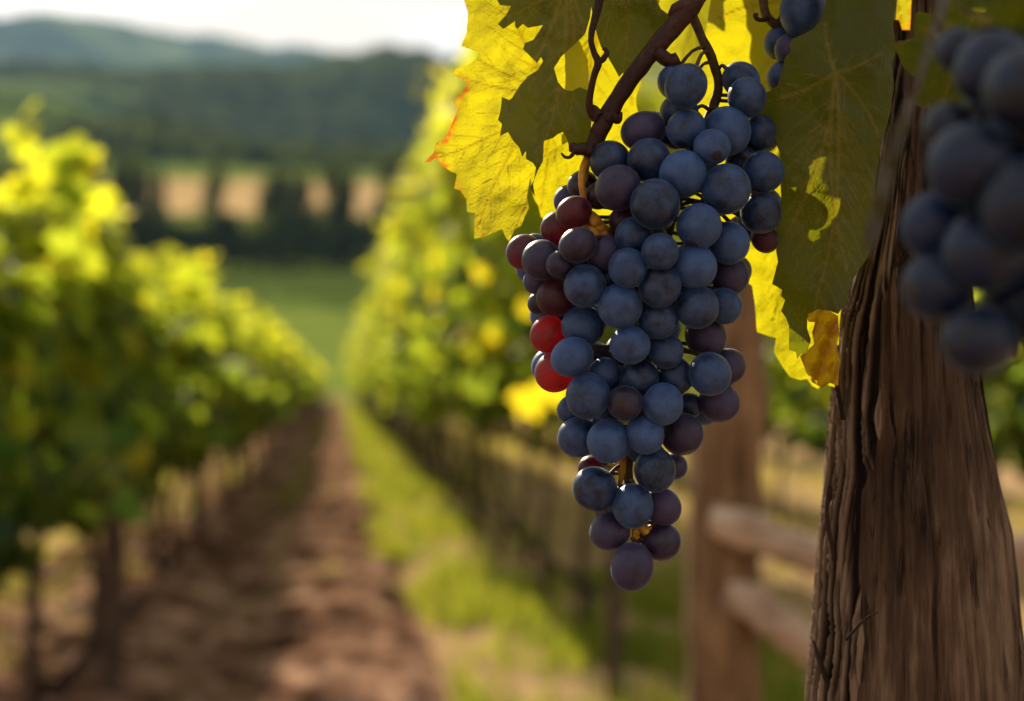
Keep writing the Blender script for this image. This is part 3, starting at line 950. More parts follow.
def leaf(name, outline, d, mat, base, tips, grid=2.6, depth=None, edge_zone=None, holes=(), parent=None, label=None, jag=0.0, vw=1.9, edge_w=9.0):
    """a leaf blade from its outline: cut with interior points, curled in depth, with vein and margin attributes"""
    o = np.array(outline, float)
    # densify and roughen the margin
    pts = []
    for i in range(len(o)):
        a, b = o[i], o[(i + 1) % len(o)]
        L = np.linalg.norm(b - a)
        n = max(1, int(L / 5))
        nrm = np.array([b[1] - a[1], a[0] - b[0]]) / (L + 1e-6)
        for k in range(n):
            p = a + (b - a) * k / n
            if k:
                p = p + nrm * (jag * abs(float(noise3(p[0] * 0.14, p[1] * 0.14, d * 50))) + 0.35 * float(noise3(p[0] * 0.3, p[1] * 0.3, 2)))
            pts.append(p)
    pts = np.array(pts)
    loops = [pts] + [np.array(h, float) for h in holes]
    allp = [Vector((float(q[0]), float(q[1]))) for L_ in loops for q in L_]
    edges, s0 = [], 0
    for L_ in loops:
        m = len(L_)
        edges += [(s0 + i, s0 + (i + 1) % m) for i in range(m)]
        s0 += m
    mn, mx = pts.min(0), pts.max(0)
    gx, gy = np.meshgrid(np.arange(mn[0], mx[0], grid), np.arange(mn[1], mx[1], grid))
    gp = np.stack([gx.ravel(), gy.ravel()], 1) + rng.uniform(-0.3, 0.3, (gx.size, 2)) * grid
    def inside(L_, q):
        x, y = q[:, 0], q[:, 1]
        r = np.zeros(len(q), bool)
        j = len(L_) - 1
        for i in range(len(L_)):
            xi, yi, xj, yj = *L_[i], *L_[j]
            c = ((yi > y) != (yj > y)) & (x < (xj - xi) * (y - yi) / (yj - yi + 1e-12) + xi)
            r ^= c
            j = i
        return r
    ok = inside(pts, gp)
    for h in loops[1:]:
        ok &= ~inside(h, gp)
    gp = gp[ok]
    ring = np.concatenate(loops)
    dist = np.sqrt(((gp[:, None, :] - ring[None]) ** 2).sum(2)).min(1)
    gp = gp[dist > grid * 0.55]
    nfix = len(allp)
    allp += [Vector((float(q[0]), float(q[1]))) for q in gp]
    v2, e2, f2, ov, oe, of = delaunay_2d_cdt(allp, edges, [], 0, 1e-4)
    v2 = np.array([(q.x, q.y) for q in v2])
    cen = np.array([v2[list(f)].mean(0) for f in f2])
    keepf = inside(pts, cen)
    for h in loops[1:]:
        keepf &= ~inside(h, cen)
    F = [tuple(f) for f, kf in zip(f2, keepf) if kf]
    # veins: main ribs fan out from the base, side ribs leave them at an angle
    segs = []
    bp = np.array(base, float)
    for tp in tips:
        tp = np.array(tp, float)
        ax = tp - bp
        L = np.linalg.norm(ax)
        nv = np.array([-ax[1], ax[0]]) / L
        bow = 0.06 * L * (1 if (int(tp[0] * 7 + tp[1]) % 2) else -1)
        path = [bp + ax * s + nv * bow * 4 * s * (1 - s) for s in np.linspace(0, 0.97, 14)]
        for i in range(13):
            segs.append((path[i], path[i + 1], vw * (1.25 - 0.75 * i / 13), 1.0))
        for k, s in enumerate(np.linspace(0.14, 0.86, max(3, int(L / 22)))):
            p0 = bp + ax * s + nv * bow * 4 * s * (1 - s)
            for sg in (-1, 1):
                ln = L * 0.34 * (1.1 - s)
                dr = ax / L * 0.80 + nv * sg * 0.62
                p1 = p0 + dr * ln * 0.5
                p2 = p0 + dr * ln + ax / L * ln * 0.16
                segs.append((p0, p1, vw * 0.62, 0.65))
                segs.append((p1, p2, vw * 0.45, 0.5))
    vein = np.zeros(len(v2))
    for a, b_, wd, amp in segs:
        ab = b_ - a
        tt_ = np.clip(((v2 - a) @ ab) / (ab @ ab + 1e-9), 0, 1)
        dd = np.linalg.norm(v2 - (a + tt_[:, None] * ab), axis=1)
        vein = np.maximum(vein, amp * np.exp(-(dd / wd) ** 2))
    dist = np.concatenate([np.sqrt(((c_[:, None, :] - ring[None]) ** 2).sum(2)).min(1) for c_ in np.array_split(v2, max(1, len(v2) // 2000))])
    ed = np.clip(1 - dist / edge_w, 0, 1)
    if edge_zone is not None:
        ed = ed * np.array([edge_zone(q[0], q[1]) for q in v2])
    dep = np.full(len(v2), d)
    if depth is not None:
        dep = dep + np.array([depth(q[0], q[1]) for q in v2])
    dep = dep + 0.0030 * fbm(v2[:, 0] * 0.032, v2[:, 1] * 0.032, d * 40, 3) + 0.0007 * vein
    V = [tuple(P(q[0], q[1], float(z))) for q, z in zip(v2, dep)]
    ob = mesh_obj(name, V, F, mat, parent, attrs={"vein": vein, "edge": ed})
    if label:
        ob["label"] = label
    return ob

# A: the big sunlit yellow leaf
A = [(470, -110), (459, -60), (462, -20), (464, 0), (468, 12), (467, 32), (461, 46), (470, 49), (479, 52), (477, 58), (468, 65), (456, 69), (451, 74), (462, 79), (468, 83),
     (465, 88), (460, 96), (453, 102), (458, 108), (456, 114), (450, 128), (444, 139), (436, 143), (434, 152), (425, 162), (430, 162), (435, 158), (442, 165), (450, 171),
     (457, 174), (454, 189), (460, 190), (466, 199), (467, 212), (475, 213), (474, 239), (483, 237), (492, 233), (502, 229), (506, 238), (509, 241), (515, 229), (521, 226), (525, 216),
     (529, 208), (527, 196), (530, 178), (538, 164), (552, 150), (575, 138), (590, 110), (588, 60), (570, 20), (560, -30), (540, -90), (505, -120)]
def zA(x, y): return 0.008 * ((x - 510) / 80) ** 2 - 0.003 * math.sin(y * 0.03) - (y - 80) * 0.00009
leaf("leaf", A, 0.711, M['yellowleaf'], (556, 92), [(461, 47), (452, 74), (427, 161), (476, 237), (509, 239), (490, -60)], 1.9, zA, parent=shoot,
     edge_zone=lambda x, y: (1.25 if 78 < y < 168 and x < 478 else 0.85 if y > 218 and x < 488 else 0.62 if x < 478 else 0.35), label="bright sunlit yellow leaf with orange browned margin", edge_w=11)
# B: yellow leaf behind the cane
B = [(540, -110), (536, -40), (535, 60), (532, 130), (529, 176), (533, 196), (541, 217), (548, 226), (556, 222), (575, 224), (596, 226), (616, 210), (628, 176), (640, 118), (636, 100), (641, 84), (643, 62), (650, 40), (665, -20), (640, -110)]
leaf("leaf", B, 0.747, M['yellowleaf'], (600, 30), [(541, 214), (590, 215), (634, 110), (560, 60)], 2.4, lambda x, y: 0.004 * math.sin(x * 0.05), parent=shoot, jag=3, edge_zone=lambda x, y: 0.0, label="yellow leaf behind the cane and tendril")
# C: dark leaf over the yellow one, lower lobes shaped as a shadow on it
C_ = [(505, -110), (495, -40), (497, 0), (500, 5), (511, 6), (506, 15), (498, 24), (503, 29), (508, 26), (515, 21), (515, 26), (517, 29), (523, 24), (528, 28), (543, 25), (538, 33), (533, 40), (525, 43), (523, 49),
      (530, 56), (537, 63), (541, 57), (543, 61), (538, 70), (528, 76), (520, 85), (512, 98), (509, 100), (502, 97), (501, 107), (498, 120), (502, 124), (500, 136), (508, 132), (514, 142), (519, 147), (522, 157),
      (526, 151), (526, 159), (533, 163), (536, 168), (534, 180), (530, 187), (535, 197), (533, 184), (538, 170), (543, 161), (544, 141), (553, 138), (558, 134), (563, 132), (567, 139), (570, 150), (577, 156), (586, 148), (591, 130),
      (592, 104), (589, 91), (580, 87), (572, 91), (565, 90), (558, 82), (554, 68), (561, 57), (574, 45), (585, 34), (590, 18), (592, 0), (594, -50), (585, -110)]
leaf("leaf", C_, 0.700, M['greenleaf'], (566, -20), [(504, 104), (534, 168), (566, 140), (500, 20), (586, 60)], 1.9, lambda x, y: -0.004 * math.exp(-((x - 552 - y * 0.0) / 18) ** 2) - 0.00007 * (y - 80), parent=shoot, label="dark green leaf in front of the yellow leaf, lower lobes standing for a shadow on it", edge_zone=lambda x, y: 0.3)
# D: dark leaf left of the cane
D_ = [(575, -110), (578, -40), (590, 0), (594, 24), (598, 38), (601, 47), (607, 55), (613, 66), (619, 77), (623, 73), (628, 80), (634, 76), (641, 64), (655, 44), (670, 22), (668, 14), (661, 9), (655, -2), (660, -50), (645, -110)]
leaf("leaf", D_, 0.716, M['greenleaf'], (620, -70), [(622, 76), (600, 46), (660, 20)], 2.2, lambda x, y: 0.005 * math.sin(x * 0.05 + 1), parent=shoot, label="olive green leaf in shade left of the cane", edge_zone=lambda x, y: 0.2)
# E: the large dark leaf on the right
E = [(828, -110), (824, -50), (826, 0), (822, 18), (814, 28), (806, 33), (799, 36), (792, 39), (789, 45), (791, 51), (785, 58), (782, 68), (778, 85), (770, 91), (762, 94), (751, 99), (747, 108), (750, 118), (757, 123),
     (766, 125), (773, 131), (776, 142), (780, 154), (781, 175), (781, 200), (778, 218), (775, 232), (779, 240), (776, 250), (778, 262), (772, 284), (782, 290), (781, 296), (785, 300), (781, 311), (786, 318), (789, 326),
     (789, 350), (796, 352), (797, 359), (801, 354), (807, 353), (811, 340), (807, 328), (808, 314), (818, 309), (830, 311), (838, 314), (846, 303), (850, 283), (868, 257), (876, 232), (875, 185), (880, 150), (891, 110), (894, 84),
     (892, 66), (896, 50), (893, 22), (897, 0), (896, -50), (880, -110)]
def zE(x, y): return 0.016 * max(0, (790 - x) / 40) ** 1.5 * (1 if y < 135 else 0.4) * 0.5 + (0.010 * (835 - x) / 50 if x < 835 else 0.014 * (x - 835) / 50) - 0.010 + 0.00004 * (y - 150) + 0.0022 * math.sin(y * 0.055 + abs(x - 835) * 0.05)
leaf("leaf", E, 0.690, M['greenleaf'], (836, 73), [(752, 104), (826, 20), (885, 50), (880, 140), (850, 275), (800, 350), (782, 240)], 2.1, zE, parent=shoot,
     edge_zone=lambda x, y: 1.0 if x < 800 and y < 130 else 0.25, label="large dark olive green leaf hanging against the post")

# F: bright yellow leaf behind the dark one; openings cut along sun rays throw its sun patches
def sunproj(px, py, d, d2):
    p = P(px, py, d)
    t_ = (d2 - d) / SUND.dot(CZ)
    q = p + SUND * t_ - CAM
    z = q.dot(CZ)
    return (512 + q.dot(CX) / z * FPX, 350.5 - q.dot(CY) / z * FPX)
DF = 0.748
def patch(pts):
    return [sunproj(x, y, 0.690 + zE(x, y), DF) for x, y in pts]
HOLES = [patch([(804, 158), (824, 150), (833, 180), (836, 212), (822, 224), (815, 228), (811, 214), (805, 218), (802, 190)]),
         patch([(808, 222), (811, 228), (816, 227), (817, 236), (812, 241), (808, 238)]),
         patch([(789, 186), (793, 184), (793, 196), (790, 204)])]
Fo = [(690, -150), (700, -60), (712, -8), (706, 30), (700, 60), (694, 120), (690, 200), (690, 242), (716, 268), (740, 277), (752, 286), (755, 305), (757, 332), (768, 336), (776, 338), (774, 352), (782, 366), (790, 377), (800, 380), (807, 379), (812, 386),  # left part widened behind the bunch to shade E
      (818, 389), (824, 383), (830, 386), (838, 388), (839, 330), (843, 292), (856, 250), (866, 200), (890, 60), (900, -80), (880, -160), (780, -190)]
leaf("leaf", Fo, DF, M['yellowleaf'], (800, 0), [(750, 240), (770, 330), (820, 384), (840, 300), (715, 20)], 2.6, lambda x, y: 0.004 * math.sin(x * 0.06), parent=shoot, holes=HOLES,
     label="bright yellow leaf showing behind the large dark leaf", edge_zone=lambda x, y: 0.3)
# withered gold curl between dark leaf and post
Gc = [(806, 316), (812, 310), (821, 308), (830, 311), (838, 316), (839, 334), (837, 345), (840, 360), (838, 386), (830, 383), (822, 388), (812, 382), (806, 372), (800, 356), (808, 350), (814, 344), (812, 332), (815, 322), (809, 322)]
leaf("leaf", Gc, 0.712, M['goldleaf'], (836, 312), [(812, 384), (832, 384), (808, 348)], 1.7, lambda x, y: 0.004 * math.sin(x * 0.35 + y * 0.12) + 0.003 * math.sin(y * 0.3), parent=shoot,
     label="withered golden leaf crumpled beside the post", edge_zone=lambda x, y: 0.8 if y < 345 else 0.2)
# further leaves behind the bunch, and unseen leaves above the frame, added to cast shade
Hh = [(640, -140), (648, -40), (655, 10), (648, 60), (668, 60), (676, 100), (690, 128), (720, 130), (733, 100), (722, 66), (738, 58), (745, 44), (752, 30), (760, -20), (740, -140)]
leaf("leaf", Hh, 0.86, M['limeleaf'], (700, -20), [(650, 130), (720, 125), (748, 40)], 3.5, lambda x, y: 0.012 * math.sin(x * 0.04), parent=shoot, jag=4, label="blurred yellow green leaf behind the top of the bunch")
Ii = [(742, 62), (760, 40), (790, 20), (800, -60), (840, -80), (850, 20), (840, 90), (800, 130), (770, 140), (735, 110), (728, 90)]
leaf("leaf", Ii, 0.95, M['limeleaf'], (800, 10), [(740, 100), (790, 120), (830, 90)], 3.5, lambda x, y: 0.012 * math.sin(y * 0.04), parent=shoot, jag=4, label="blurred green leaf behind the small upper grapes")
Jj = [(892, -60), (890, -20), (884, 0), (883, 14), (888, 19), (899, 20), (902, 30), (910, 30), (915, -60)]
leaf("leaf", Jj, 0.745, M['yellowleaf'], (900, -50), [(890, 17), (904, 27)], 2.4, parent=shoot, label="scrap of yellow leaf beside the top of the post")
# tan curled leaf and dark green leaf close to the lens
Kk = [(950, -90), (938, -30), (930, 30), (910, 90), (893, 128), (878, 175), (866, 222), (864, 250), (869, 256), (876, 240), (886, 214), (895, 176), (908, 128), (926, 70), (944, 28), (958, -30), (968, -90)]
leaf("leaf", Kk, 0.50, M['tanleaf'], (955, -70), [(868, 255), (905, 150)], 3.0, lambda x, y: 0.020 * ((x - 915) / 40), parent=shoot, label="blurred tan leaf edge curling in front of the post")
Ll = [(940, -120), (948, -30), (955, 4), (968, 14), (985, 12), (996, 26), (1010, 36), (1030, 42), (1060, 30), (1090, -10), (1090, -120)]
leaf("leaf", Ll, 0.47, M['greenleaf'], (1020, -80), [(960, 5), (1010, 30), (1070, 10)], 3.5, lambda x, y: 0.01 * math.sin(x * 0.05), parent=shoot, jag=4, label="blurred dark green leaf in the upper right corner")

LOBE = [(0, -1.0), (0.16, -0.80), (0.30, -0.86), (0.34, -0.60), (0.56, -0.66), (0.70, -0.74), (0.72, -0.50), (0.90, -0.38), (0.74, -0.22), (0.92, -0.02), (0.98, 0.22), (0.76, 0.26), (0.72, 0.50), (0.46, 0.46), (0.34, 0.62), (0.10, 0.40)]
LOBE = LOBE + [(-x, y) for x, y in reversed(LOBE[1:])]
def big_leaf(cx, cy, d, size, rot, mat, tx_, ty_):
    ca, sa = math.cos(rot), math.sin(rot)
    pt = lambda x, y: (cx + size * (x * ca - y * sa), cy + size * (x * sa + y * ca))
    ol = [pt(x, y) for x, y in LOBE]
    return leaf("leaf", ol, d, mat, pt(0, 0.36), [pt(0, -0.97), pt(0.68, -0.72), pt(-0.68, -0.72), pt(0.95, 0.2), pt(-0.95, 0.2)], 4.5,
                lambda x, y: tx_ * (x - cx) + ty_ * (y - cy) + 0.01 * math.sin((x - cx) * 0.04), parent=shoot, jag=2)
for (cx, cy, d, s, r, mt) in ((700, -150, 0.80, 110, 2.8, 'limeleaf'), (790, -190, 0.78, 120, 3.3, 'greenleaf'), (870, -170, 0.86, 130, 3.0, 'limeleaf'), (640, -230, 0.86, 100, 2.9, 'greenleaf'),
                              (740, -300, 0.92, 130, 3.5, 'limeleaf'), (850, -330, 0.95, 140, 2.7, 'greenleaf'), (960, -220, 0.74, 130, 3.1, 'greenleaf'), (1040, -120, 0.80, 130, 3.2, 'limeleaf'),
                              (960, -380, 0.85, 150, 3.3, 'limeleaf'), (1080, -300, 0.75, 140, 2.9, 'greenleaf'), (700, -420, 1.0, 140, 3.2, 'greenleaf'), (800, -480, 1.05, 150, 2.8, 'limeleaf'),
                              (1060, 60, 0.90, 110, 3.4, 'limeleaf'), (1110, 210, 0.82, 120, 3.0, 'greenleaf'), (1050, 90, 0.60, 95, 2.7, 'greenleaf')):
    big_leaf(cx, cy, d, s, r, M[mt], rng.normal(0, 0.0002), rng.normal(0.0001, 0.0002))  # those above the frame are unseen shade casters

big_leaf(992, 52, 0.64, 98, 3.0, M['greenleaf'], 0.0001, 0.0002)
big_leaf(1000, -20, 0.95, 110, 2.8, M['greenleaf'], 0.0, 0.0002)
for (x, y) in ((985, 90), (1030, 60), (960, 165), (1020, 170), (950, 50), (1040, 120), (940, 230), (990, 250), (940, 290), (985, 345)):  # unseen leaves added along the sun rays to shade the near bunch
    for d2_ in np.arange(0.80, 1.5, 0.05):
        s_ = 85 * 0.95 / d2_
        qx, qy = sunproj(x, y, 0.46, d2_)
        pr = [sunproj(ax_, ay_, 0.712, d2_) for ax_ in range(430, 570, 14) for ay_ in range(0, 250, 16)]
        if qy < -s_ - 8 and all((u_ - qx) ** 2 + (v_ - qy) ** 2 > (s_ * 0.95) ** 2 for u_, v_ in pr):
            big_leaf(qx, qy, float(d2_), s_, rng.uniform(2.6, 3.6), M['limeleaf' if (x + y) % 3 else 'greenleaf'], 0.0, 0.0001)
            break
b = MB()
b.tube([P(790, -140, 0.70), P(745, -70, 0.695), P(703, -14, 0.69), P(688, 8, 0.69), P(672, 28, 0.69), P(645, 60, 0.69), P(618, 98, 0.69), P(603, 124, 0.69), P(594, 145, 0.692), P(588, 161, 0.695)],
       [0.0048, 0.0049, 0.0049, 0.0056, 0.0049, 0.0046, 0.0043, 0.0047, 0.0040, 0.0024], 16, 0.10, 10)
for pts, rr in ((((690, 6), (682, 7), (675, 10), (669, 16)), (0.004, 0.0036, 0.003, 0.001)),
                (((604, 118), (612, 116), (618, 120), (621, 112)), (0.004, 0.0032, 0.002, 0.0008)),
                (((598, 116), (592, 108), (589, 112)), (0.0035, 0.002, 0.0008)),
                (((656, 52), (666, 59), (673, 61), (678, 59)), (0.0036, 0.0036, 0.0038, 0.0036)),
                (((592, 150), (583, 149), (576, 150), (573, 153)), (0.0035, 0.0032, 0.0028, 0.0012)),
                (((577, 148), (572, 146), (571, 152)), (0.002, 0.0018, 0.0008))):
    b.tube([P(x, y, 0.688) for x, y in pts], rr, 9, 0.12, 6)
b.build("cane", M['cane'], shoot)
b = MB()
b.tube([P(x, y, dd) for x, y, dd in ((606, -40, 0.68), (600, -2, 0.68), (595, 18, 0.68), (591, 38, 0.68), (594, 52, 0.68), (598, 63, 0.68), (594, 76, 0.682), (590, 96, 0.684), (590, 110, 0.686), (596, 119, 0.688))],
       [0.0022, 0.0022, 0.0019, 0.0015, 0.0015, 0.0019, 0.0017, 0.0017, 0.0018, 0.0022], 9, 0.08, 8)
b.tube([P(x, y, 0.68) for x, y in ((598, 63), (604, 58), (607, 52), (603, 48))], [0.0016, 0.0015, 0.0013, 0.0009], 8, 0.1, 8)
b.tube([P(x, y, 0.684) for x, y in ((574, 152), (570, 157), (565, 157), (561, 153))], [0.0012, 0.0009, 0.0008, 0.0004], 7, 0, 6)
b.build("tendril", M['cane'], shoot)

# ------------------------------------------------------------------ grape bunches
def grape_mesh():
    n, m = 40, 26
    V = [(0, 0, -1.03)]
    for j in range(1, m):
        th = math.pi * j / m
        for i in range(n):
            a = 2 * math.pi * i / n
            z = -math.cos(th)
            r = math.sin(th)
            zz = z * 1.03 - 0.035 * math.exp(-((math.pi - th) / 0.13) ** 2)
            V.append((r * math.cos(a), r * math.sin(a), zz))
    V.append((0, 0, 0.985))
    F = [(0, 1 + (i + 1) % n, 1 + i) for i in range(n)]
    for j in range(m - 2):
        for i in range(n):
            a = 1 + j * n
            F.append((a + i, a + (i + 1) % n, a + n + (i + 1) % n, a + n + i))
    a = 1 + (m - 2) * n
    F += [(a + i, a + (i + 1) % n, len(V) - 1) for i in range(n)]
    me = bpy.data.meshes.new("grape")
    me.from_pydata(V, [], F)
    me.polygons.foreach_set("use_smooth", [True] * len(me.polygons))
    me.materials.append(M['blue'])
    return me
GM = grape_mesh()

def build_bunch(root, items, d0, axis_fn, mats, depth_k=0.75, half_w=None, rachis_pts=None, fill=0, keepout=(), rnd=random.Random(3), grow=1.04):
    """items: (px, py, r_px, layer, material, tall); depth is solved so that grapes touch without sinking into each other"""
    G = []
    for (x, y, r, lay, mt, *ex) in items:
        ax, W = axis_fn(y)
        u = max(-0.98, min(0.98, (x - ax) / W))
        z = -math.sqrt(1 - u * u) * depth_k * W + lay * 20
        G.append([x, y, r * grow, lay, mt, z, ex[0] if ex else 1.0])
    for it in range(260):
        for i in range(len(G)):
            for j in range(i + 1, len(G)):
                a, c = G[i], G[j]
                dx, dy = a[0] - c[0], a[1] - c[1]
                need = (0.90 * (a[2] + c[2])) ** 2 - dx * dx - dy * dy
                if need <= 0:
                    continue
                need = math.sqrt(need)
                f, b_ = (a, c) if (a[3], a[5]) <= (c[3], c[5]) else (c, a)
                gap = b_[5] - f[5]
                if gap < need:
                    s = (need - gap) * 0.5
                    f[5] -= s * 0.35
                    b_[5] += s * 0.65
    fillers = []
    tries = 0
    while len(fillers) < fill and tries < 60000:
        tries += 1
        g0 = rnd.choice(G)
        x, y, r = g0[0] + rnd.uniform(-14, 14), g0[1] + rnd.uniform(-14, 14), rnd.uniform(13.5, 18)
        if any((x - kx) ** 2 + (y - ky) ** 2 < (kr + r) ** 2 for kx, ky, kr in keepout):
            continue
        # must stay inside the outline of the visible ones
        okk = True
        for a in np.linspace(0, 6.28, 10)[:-1]:
            qx, qy = x + (r + 1) * math.cos(a), y + (r + 1) * math.sin(a)
            if not any((qx - g[0]) ** 2 + (qy - g[1]) ** 2 < (g[2] + 6) ** 2 for g in G):
                okk = False; break
        if not okk:
            continue
        ax, W = axis_fn(y)
        z = rnd.uniform(-0.4, 1.05) * W * depth_k
        if any((x - g[0]) ** 2 + (y - g[1]) ** 2 + (z - g[5]) ** 2 < (0.80 * (r + g[2])) ** 2 for g in G + fillers):
            continue
        if any((x - g[0]) ** 2 + (y - g[1]) ** 2 < (0.8 * (r + g[2])) ** 2 and z < g[5] + 4 for g in G if g[3] < 2):
            continue
        fillers.append([x, y, r, 3, 'blue', z, 1.0])
    PXM = FPX / d0
    stalk = MB()
    rp = [P(x, y, d0 + dz) for x, y, dz in rachis_pts]
    rl = smooth_path(rp, 8)
    stalk.tube(rp, [0.0024] * (len(rp) - 1) + [0.0012], 9, 0.15, 8)
    extra = []
    for gi, g in enumerate(G + fillers):
        x, y, r, lay, mt, z, tall = g
        d = d0 + z / PXM
        c = P(x, y, d)
        rad = r * d / FPX
        o = bpy.data.objects.new("grape", GM)
        COL.objects.link(o)
        o.parent = root
        near = min(rl, key=lambda q: (q - (c + Vector((0, 0, 0.008)))).length)
        out = (c - near).normalized()
        # blossom end points away from the stalk, with a natural scatter
        out = (out + Vector((rnd.uniform(-.8, .8), rnd.uniform(-.3, .9), rnd.uniform(-1.3, .2)))).normalized()
        q = out.to_track_quat('Z', 'Y')
        o.rotation_mode = 'QUATERNION'
        o.rotation_quaternion = q
        o.location = c - root.location
        el = tall * rnd.uniform(0.95, 1.08)
        o.scale = (rad, rad * rnd.uniform(0.94, 1.04), rad * el)
        o.material_slots[0].link = 'OBJECT'
        o.material_slots[0].material = M[mt]
        if mt == 'brightred':
            o["label"] = "bright red grape glowing in the backlight"
        if gi >= 100:
            extra.append(o)
        s = c - out * rad * 0.95
        m_ = (s + near) / 2 + Vector((0, 0, 0.003))
        stalk.tube([near, m_, s, s + out * 0.0012], [0.0010, 0.0009, 0.0011, 0.0022], 6, 0, 3)
    if extra:
        EV, EF = [], []
        gvs = np.array([v.co[:] for v in GM.vertices])
        for o in extra:
            mm = np.array(Matrix.LocRotScale(o.location, o.rotation_quaternion, o.scale))
            b_ = len(EV)
            EV += (gvs @ mm[:3, :3].T + mm[:3, 3] + np.array(root.location)).tolist()
            EF += [tuple(b_ + k for k in p_.vertices) for p_ in GM.polygons]
            bpy.data.objects.remove(o)
        mesh_obj("grape", EV, EF, M['blue'], root)["kind"] = "stuff"
    stalk.build("stalk", M['stalk'], root)
    return len(G), len(fillers)

main = empty("grape_bunch", P(640, 590, 0.70))
tag(main, "large bunch of ripe dark blue grapes hanging from the cane, in sharp focus", "grapes", "grape bunches")
B_, V_2, R_2, BR = 'blue', 'violet', 'red', 'brightred'
ITEMS = [
    (686, 86, 20, 0, B_), (675, 82, 17, 1, B_), (679, 112, 18, 2, B_), (741, 80, 18, 2, B_), (747, 97, 18.5, 1, B_), (686, 129, 19, 1, B_), (712, 147, 18, 0, B_), (727, 131, 23, 1, B_), (761, 134, 19, 2, B_),
    (643, 131, 20, 1, V_2), (610, 161, 20, 1, B_), (649, 160, 21, 1, B_), (618, 188, 22, 0, V_2), (655, 204, 24, 0, B_), (583, 186, 15, 2, V_2), (570, 201, 16, 2, V_2), (574, 213, 17, 1, R_2), (598, 196, 13, 2, R_2),
    (683, 174, 23, 0, B_), (726, 189, 24, 0, B_), (763, 172, 20, 1, B_), (742, 163, 16, 2, B_), (761, 213, 20, 1, B_), (765, 238, 14, 2, R_2),
    (558, 229, 17.5, 1, R_2), (524, 252, 17.5, 1, R_2), (542, 260, 20, 0, V_2), (578, 245, 18, 0, V_2), (560, 264, 13, 0, V_2), (537, 281, 14, 1, V_2), (540, 303, 12, 2, V_2), (556, 297, 19, 1, R_2),
    (585, 286, 20.5, 0, B_), (603, 253, 18, 1, V_2), (609, 277, 12, 1, B_), (628, 268, 19, 0, B_), (634, 236, 18, 1, B_), (624, 221, 14, 2, R_2), (620, 306, 21.5, 0, B_),
    (699, 226, 22, 0, B_), (660, 252, 18, 0, B_), (693, 266, 22, 0, B_), (660, 286, 20, 0, B_), (697, 307, 20.5, 0, B_), (729, 243, 20, 1, B_), (730, 275, 18.5, 2, V_2), (724, 306, 17, 1, B_),
    (583, 326, 21, 1, B_), (572, 357, 19.5, 0, B_), (548, 334, 17, 1, BR), (555, 372, 20, 1, BR), (630, 345, 19.5, 0, B_), (604, 374, 16, 1, B_), (588, 396, 21.5, 0, B_), (639, 378, 19, 1, B_), (658, 319, 20.5, 0, B_),
    (666, 351, 17, 1, B_), (675, 375, 18, 1, B_), (710, 374, 21, 0, B_), (728, 366, 17, 1, V_2), (706, 336, 20, 2, V_2), (719, 402, 19.5, 1, V_2), (663, 404, 19.5, 0, B_), (690, 405, 12, 2, B_), (682, 434, 20.5, 1, V_2),
    (645, 434, 18.5, 0, B_), (625, 403, 17.5, 0, V_2), (609, 441, 21.5, 0, B_), (578, 437, 19.5, 1, B_), (572, 409, 14, 2, B_), (606, 417, 13, 2, B_), (655, 470, 20, 0, B_), (674, 466, 13, 2, V_2), (595, 489, 21.5, 0, B_),
    (591, 468, 13, 2, R_2), (633, 506, 20, 0, B_), (662, 506, 18, 1, V_2), (610, 531, 20, 1, V_2), (609, 514, 13, 2, R_2), (661, 541, 19, 1, V_2), (632, 567, 21, 0, V_2, 1.15)]
def axis_main(y):
    return (np.interp(y, [60, 150, 250, 350, 450, 560], [715, 690, 655, 642, 636, 636]), np.interp(y, [60, 150, 250, 300, 350, 400, 450, 500, 560], [75, 100, 132, 112, 98, 88, 68, 50, 36]))
n_vis, n_fill = build_bunch(main, ITEMS, 0.70, axis_main, None, 0.60,
    rachis_pts=[(690, 10, 0.0), (702, 38, 0.0), (712, 60, 0.002), (718, 90, 0.006), (700, 140, 0.010), (672, 220, 0.012), (652, 320, 0.010), (640, 420, 0.006), (628, 470, 0.004), (640, 530, 0.002), (634, 545, 0.0)],
    fill=70, keepout=((606, 216, 7), (622, 464, 9), (638, 530, 6)))
b = MB()   # the stalk of the left wing, and the crumpled dry flower remains on it
b.tube([P(588, 158, 0.694), P(583, 170, 0.690), P(582, 186, 0.688), (P(585, 204, 0.688)), P(592, 222, 0.692), P(612, 236, 0.70)], [0.0022, 0.0020, 0.0017, 0.0016, 0.0018, 0.0012], 9, 0.12, 8)
b.tube([P(588, 158, 0.696), P(586, 172, 0.695), P(585, 190, 0.695), P(588, 206, 0.69)], [0.0018, 0.0014, 0.0013, 0.0012], 8, 0.12, 8)
for (x, y, dx, dy, r) in ((583, 212, -10, 8, .0026), (590, 214, 14, 12, .0026), (588, 220, -16, 6, .0016), (592, 224, 20, 6, .0022), (590, 228, 10, 10, .0030), (586, 224, -8, 10, .0020), (598, 228, 12, 8, .002)):
    b.tube([P(x, y, 0.686), P(x + dx * .5, y + dy * .7, 0.682), P(x + dx, y + dy, 0.688)], [r, r * 1.1, r * 0.4], 8, 0.35, 5)
b.build("wing_stalk", M['rachis'], main)
b = MB()
for (x, y, dx, dy, r) in ((622, 455, -4, 34, .0018), (620, 470, -10, -6, .0014), (640, 528, 10, 6, .0022), (636, 530, -4, 10, .0020), (645, 530, 8, -3, .0016)):
    b.tube([P(x, y, 0.699), P(x + dx * .5 + 2, y + dy * .5, 0.697), P(x + dx, y + dy, 0.699)], [r, r * 1.1, r * 0.6], 8, 0.3, 5)
b.build("dry_pedicel", M['rachis'], main)

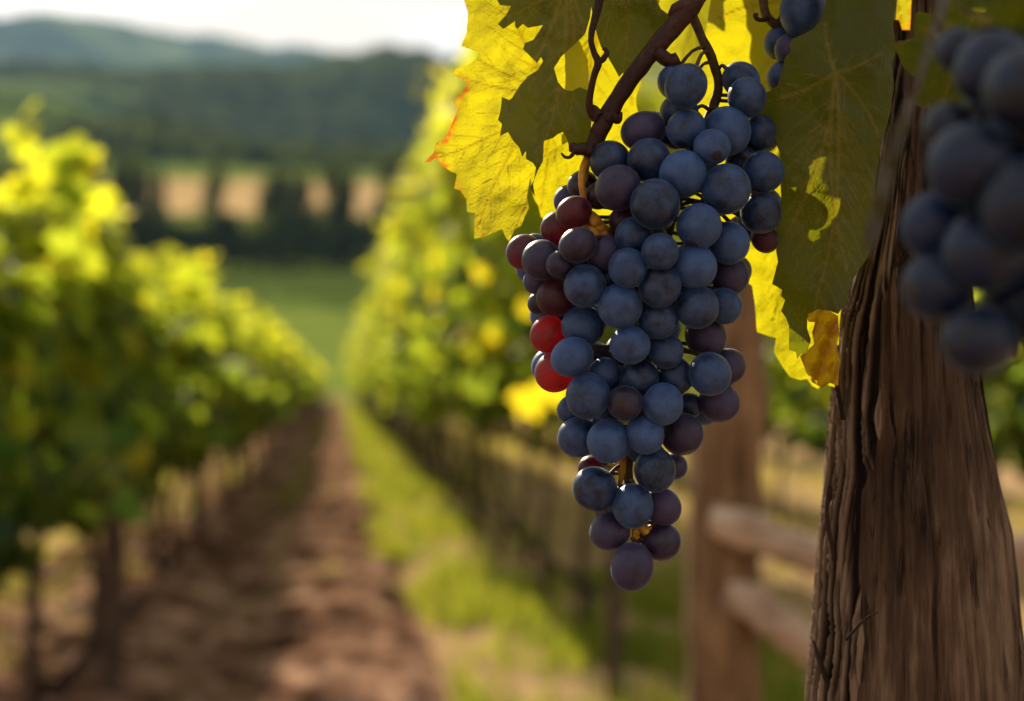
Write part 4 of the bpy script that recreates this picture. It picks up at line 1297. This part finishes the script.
near_b = empty("grape_bunch", P(990, 370, 0.46))
tag(near_b, "blurred bunch of dark blue grapes close to the lens at the right edge", "grapes", "grape bunches")
NI = [(992, 68, 33, 0, 'blue_shaded'), (1026, 90, 38, 0, 'blue_shaded'), (958, 50, 20, 2, 'blue_shaded'), (948, 128, 23, 1, 'blue_shaded'), (970, 165, 39, 0, 'blue_shaded'), (1022, 140, 36, 1, 'blue_shaded'), (1026, 206, 40, 0, 'blue_shaded'), (936, 226, 31, 1, 'blue_shaded'), (986, 251, 39, 0, 'blue_shaded'), (937, 286, 32, 0, 'blue_shaded'),
      (978, 341, 33, 0, 'blue_shaded'), (1022, 300, 36, 1, 'blue_shaded'), (1062, 60, 38, 1, 'blue_shaded'), (1070, 150, 38, 0, 'blue_shaded'), (1066, 240, 38, 1, 'blue_shaded'), (1058, 320, 36, 1, 'blue_shaded'), (1000, 110, 34, 2, 'blue_shaded'), (1000, 200, 34, 2, 'blue_shaded'), 
      (1100, 100, 36, 1, 'blue_shaded'), (1105, 190, 36, 1, 'blue_shaded'), (1095, 280, 35, 1, 'blue_shaded')]
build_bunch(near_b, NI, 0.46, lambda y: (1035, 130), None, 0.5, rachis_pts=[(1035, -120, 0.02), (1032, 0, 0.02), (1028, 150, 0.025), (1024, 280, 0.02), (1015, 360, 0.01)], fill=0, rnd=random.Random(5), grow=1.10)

top_b = empty("grape_bunch", P(790, 90, 0.72))
tag(top_b, "small group of dark grapes hanging at the top edge behind the large dark leaf", "grapes", "grape bunches")
TI = [(804, 12, 24, 0, B_), (779, 43, 15, 1, B_), (790, 50, 15, 1, V_2), (783, 78, 16, 1, B_), (826, -22, 22, 1, B_), (796, -32, 22, 1, B_), (815, 50, 18, 2, B_), (808, 84, 17, 2, B_)]
build_bunch(top_b, TI, 0.722, lambda y: (800, 60), None, 0.4, rachis_pts=[(764, -60, 0.01), (763, -4, 0.005), (766, 14, 0.004), (776, 25, 0.004), (792, 34, 0.008), (800, 60, 0.012), (800, 85, 0.012)], fill=0, rnd=random.Random(8))
b = MB().tube([P(768, 18, 0.722), P(762, 20, 0.72), (P(757, 19, 0.72)), P(755, 15, 0.72), P(758, 15, 0.72)], [0.0014, 0.0012, 0.0012, 0.0012, 0.0008], 8, 0.1, 6)
b.build("tendril", M['cane'], top_b)
open("/tmp/info.txt", "w").write(f"{n_vis} {n_fill}")
print("grapes", n_vis, n_fill, "objects", len(bpy.data.objects))
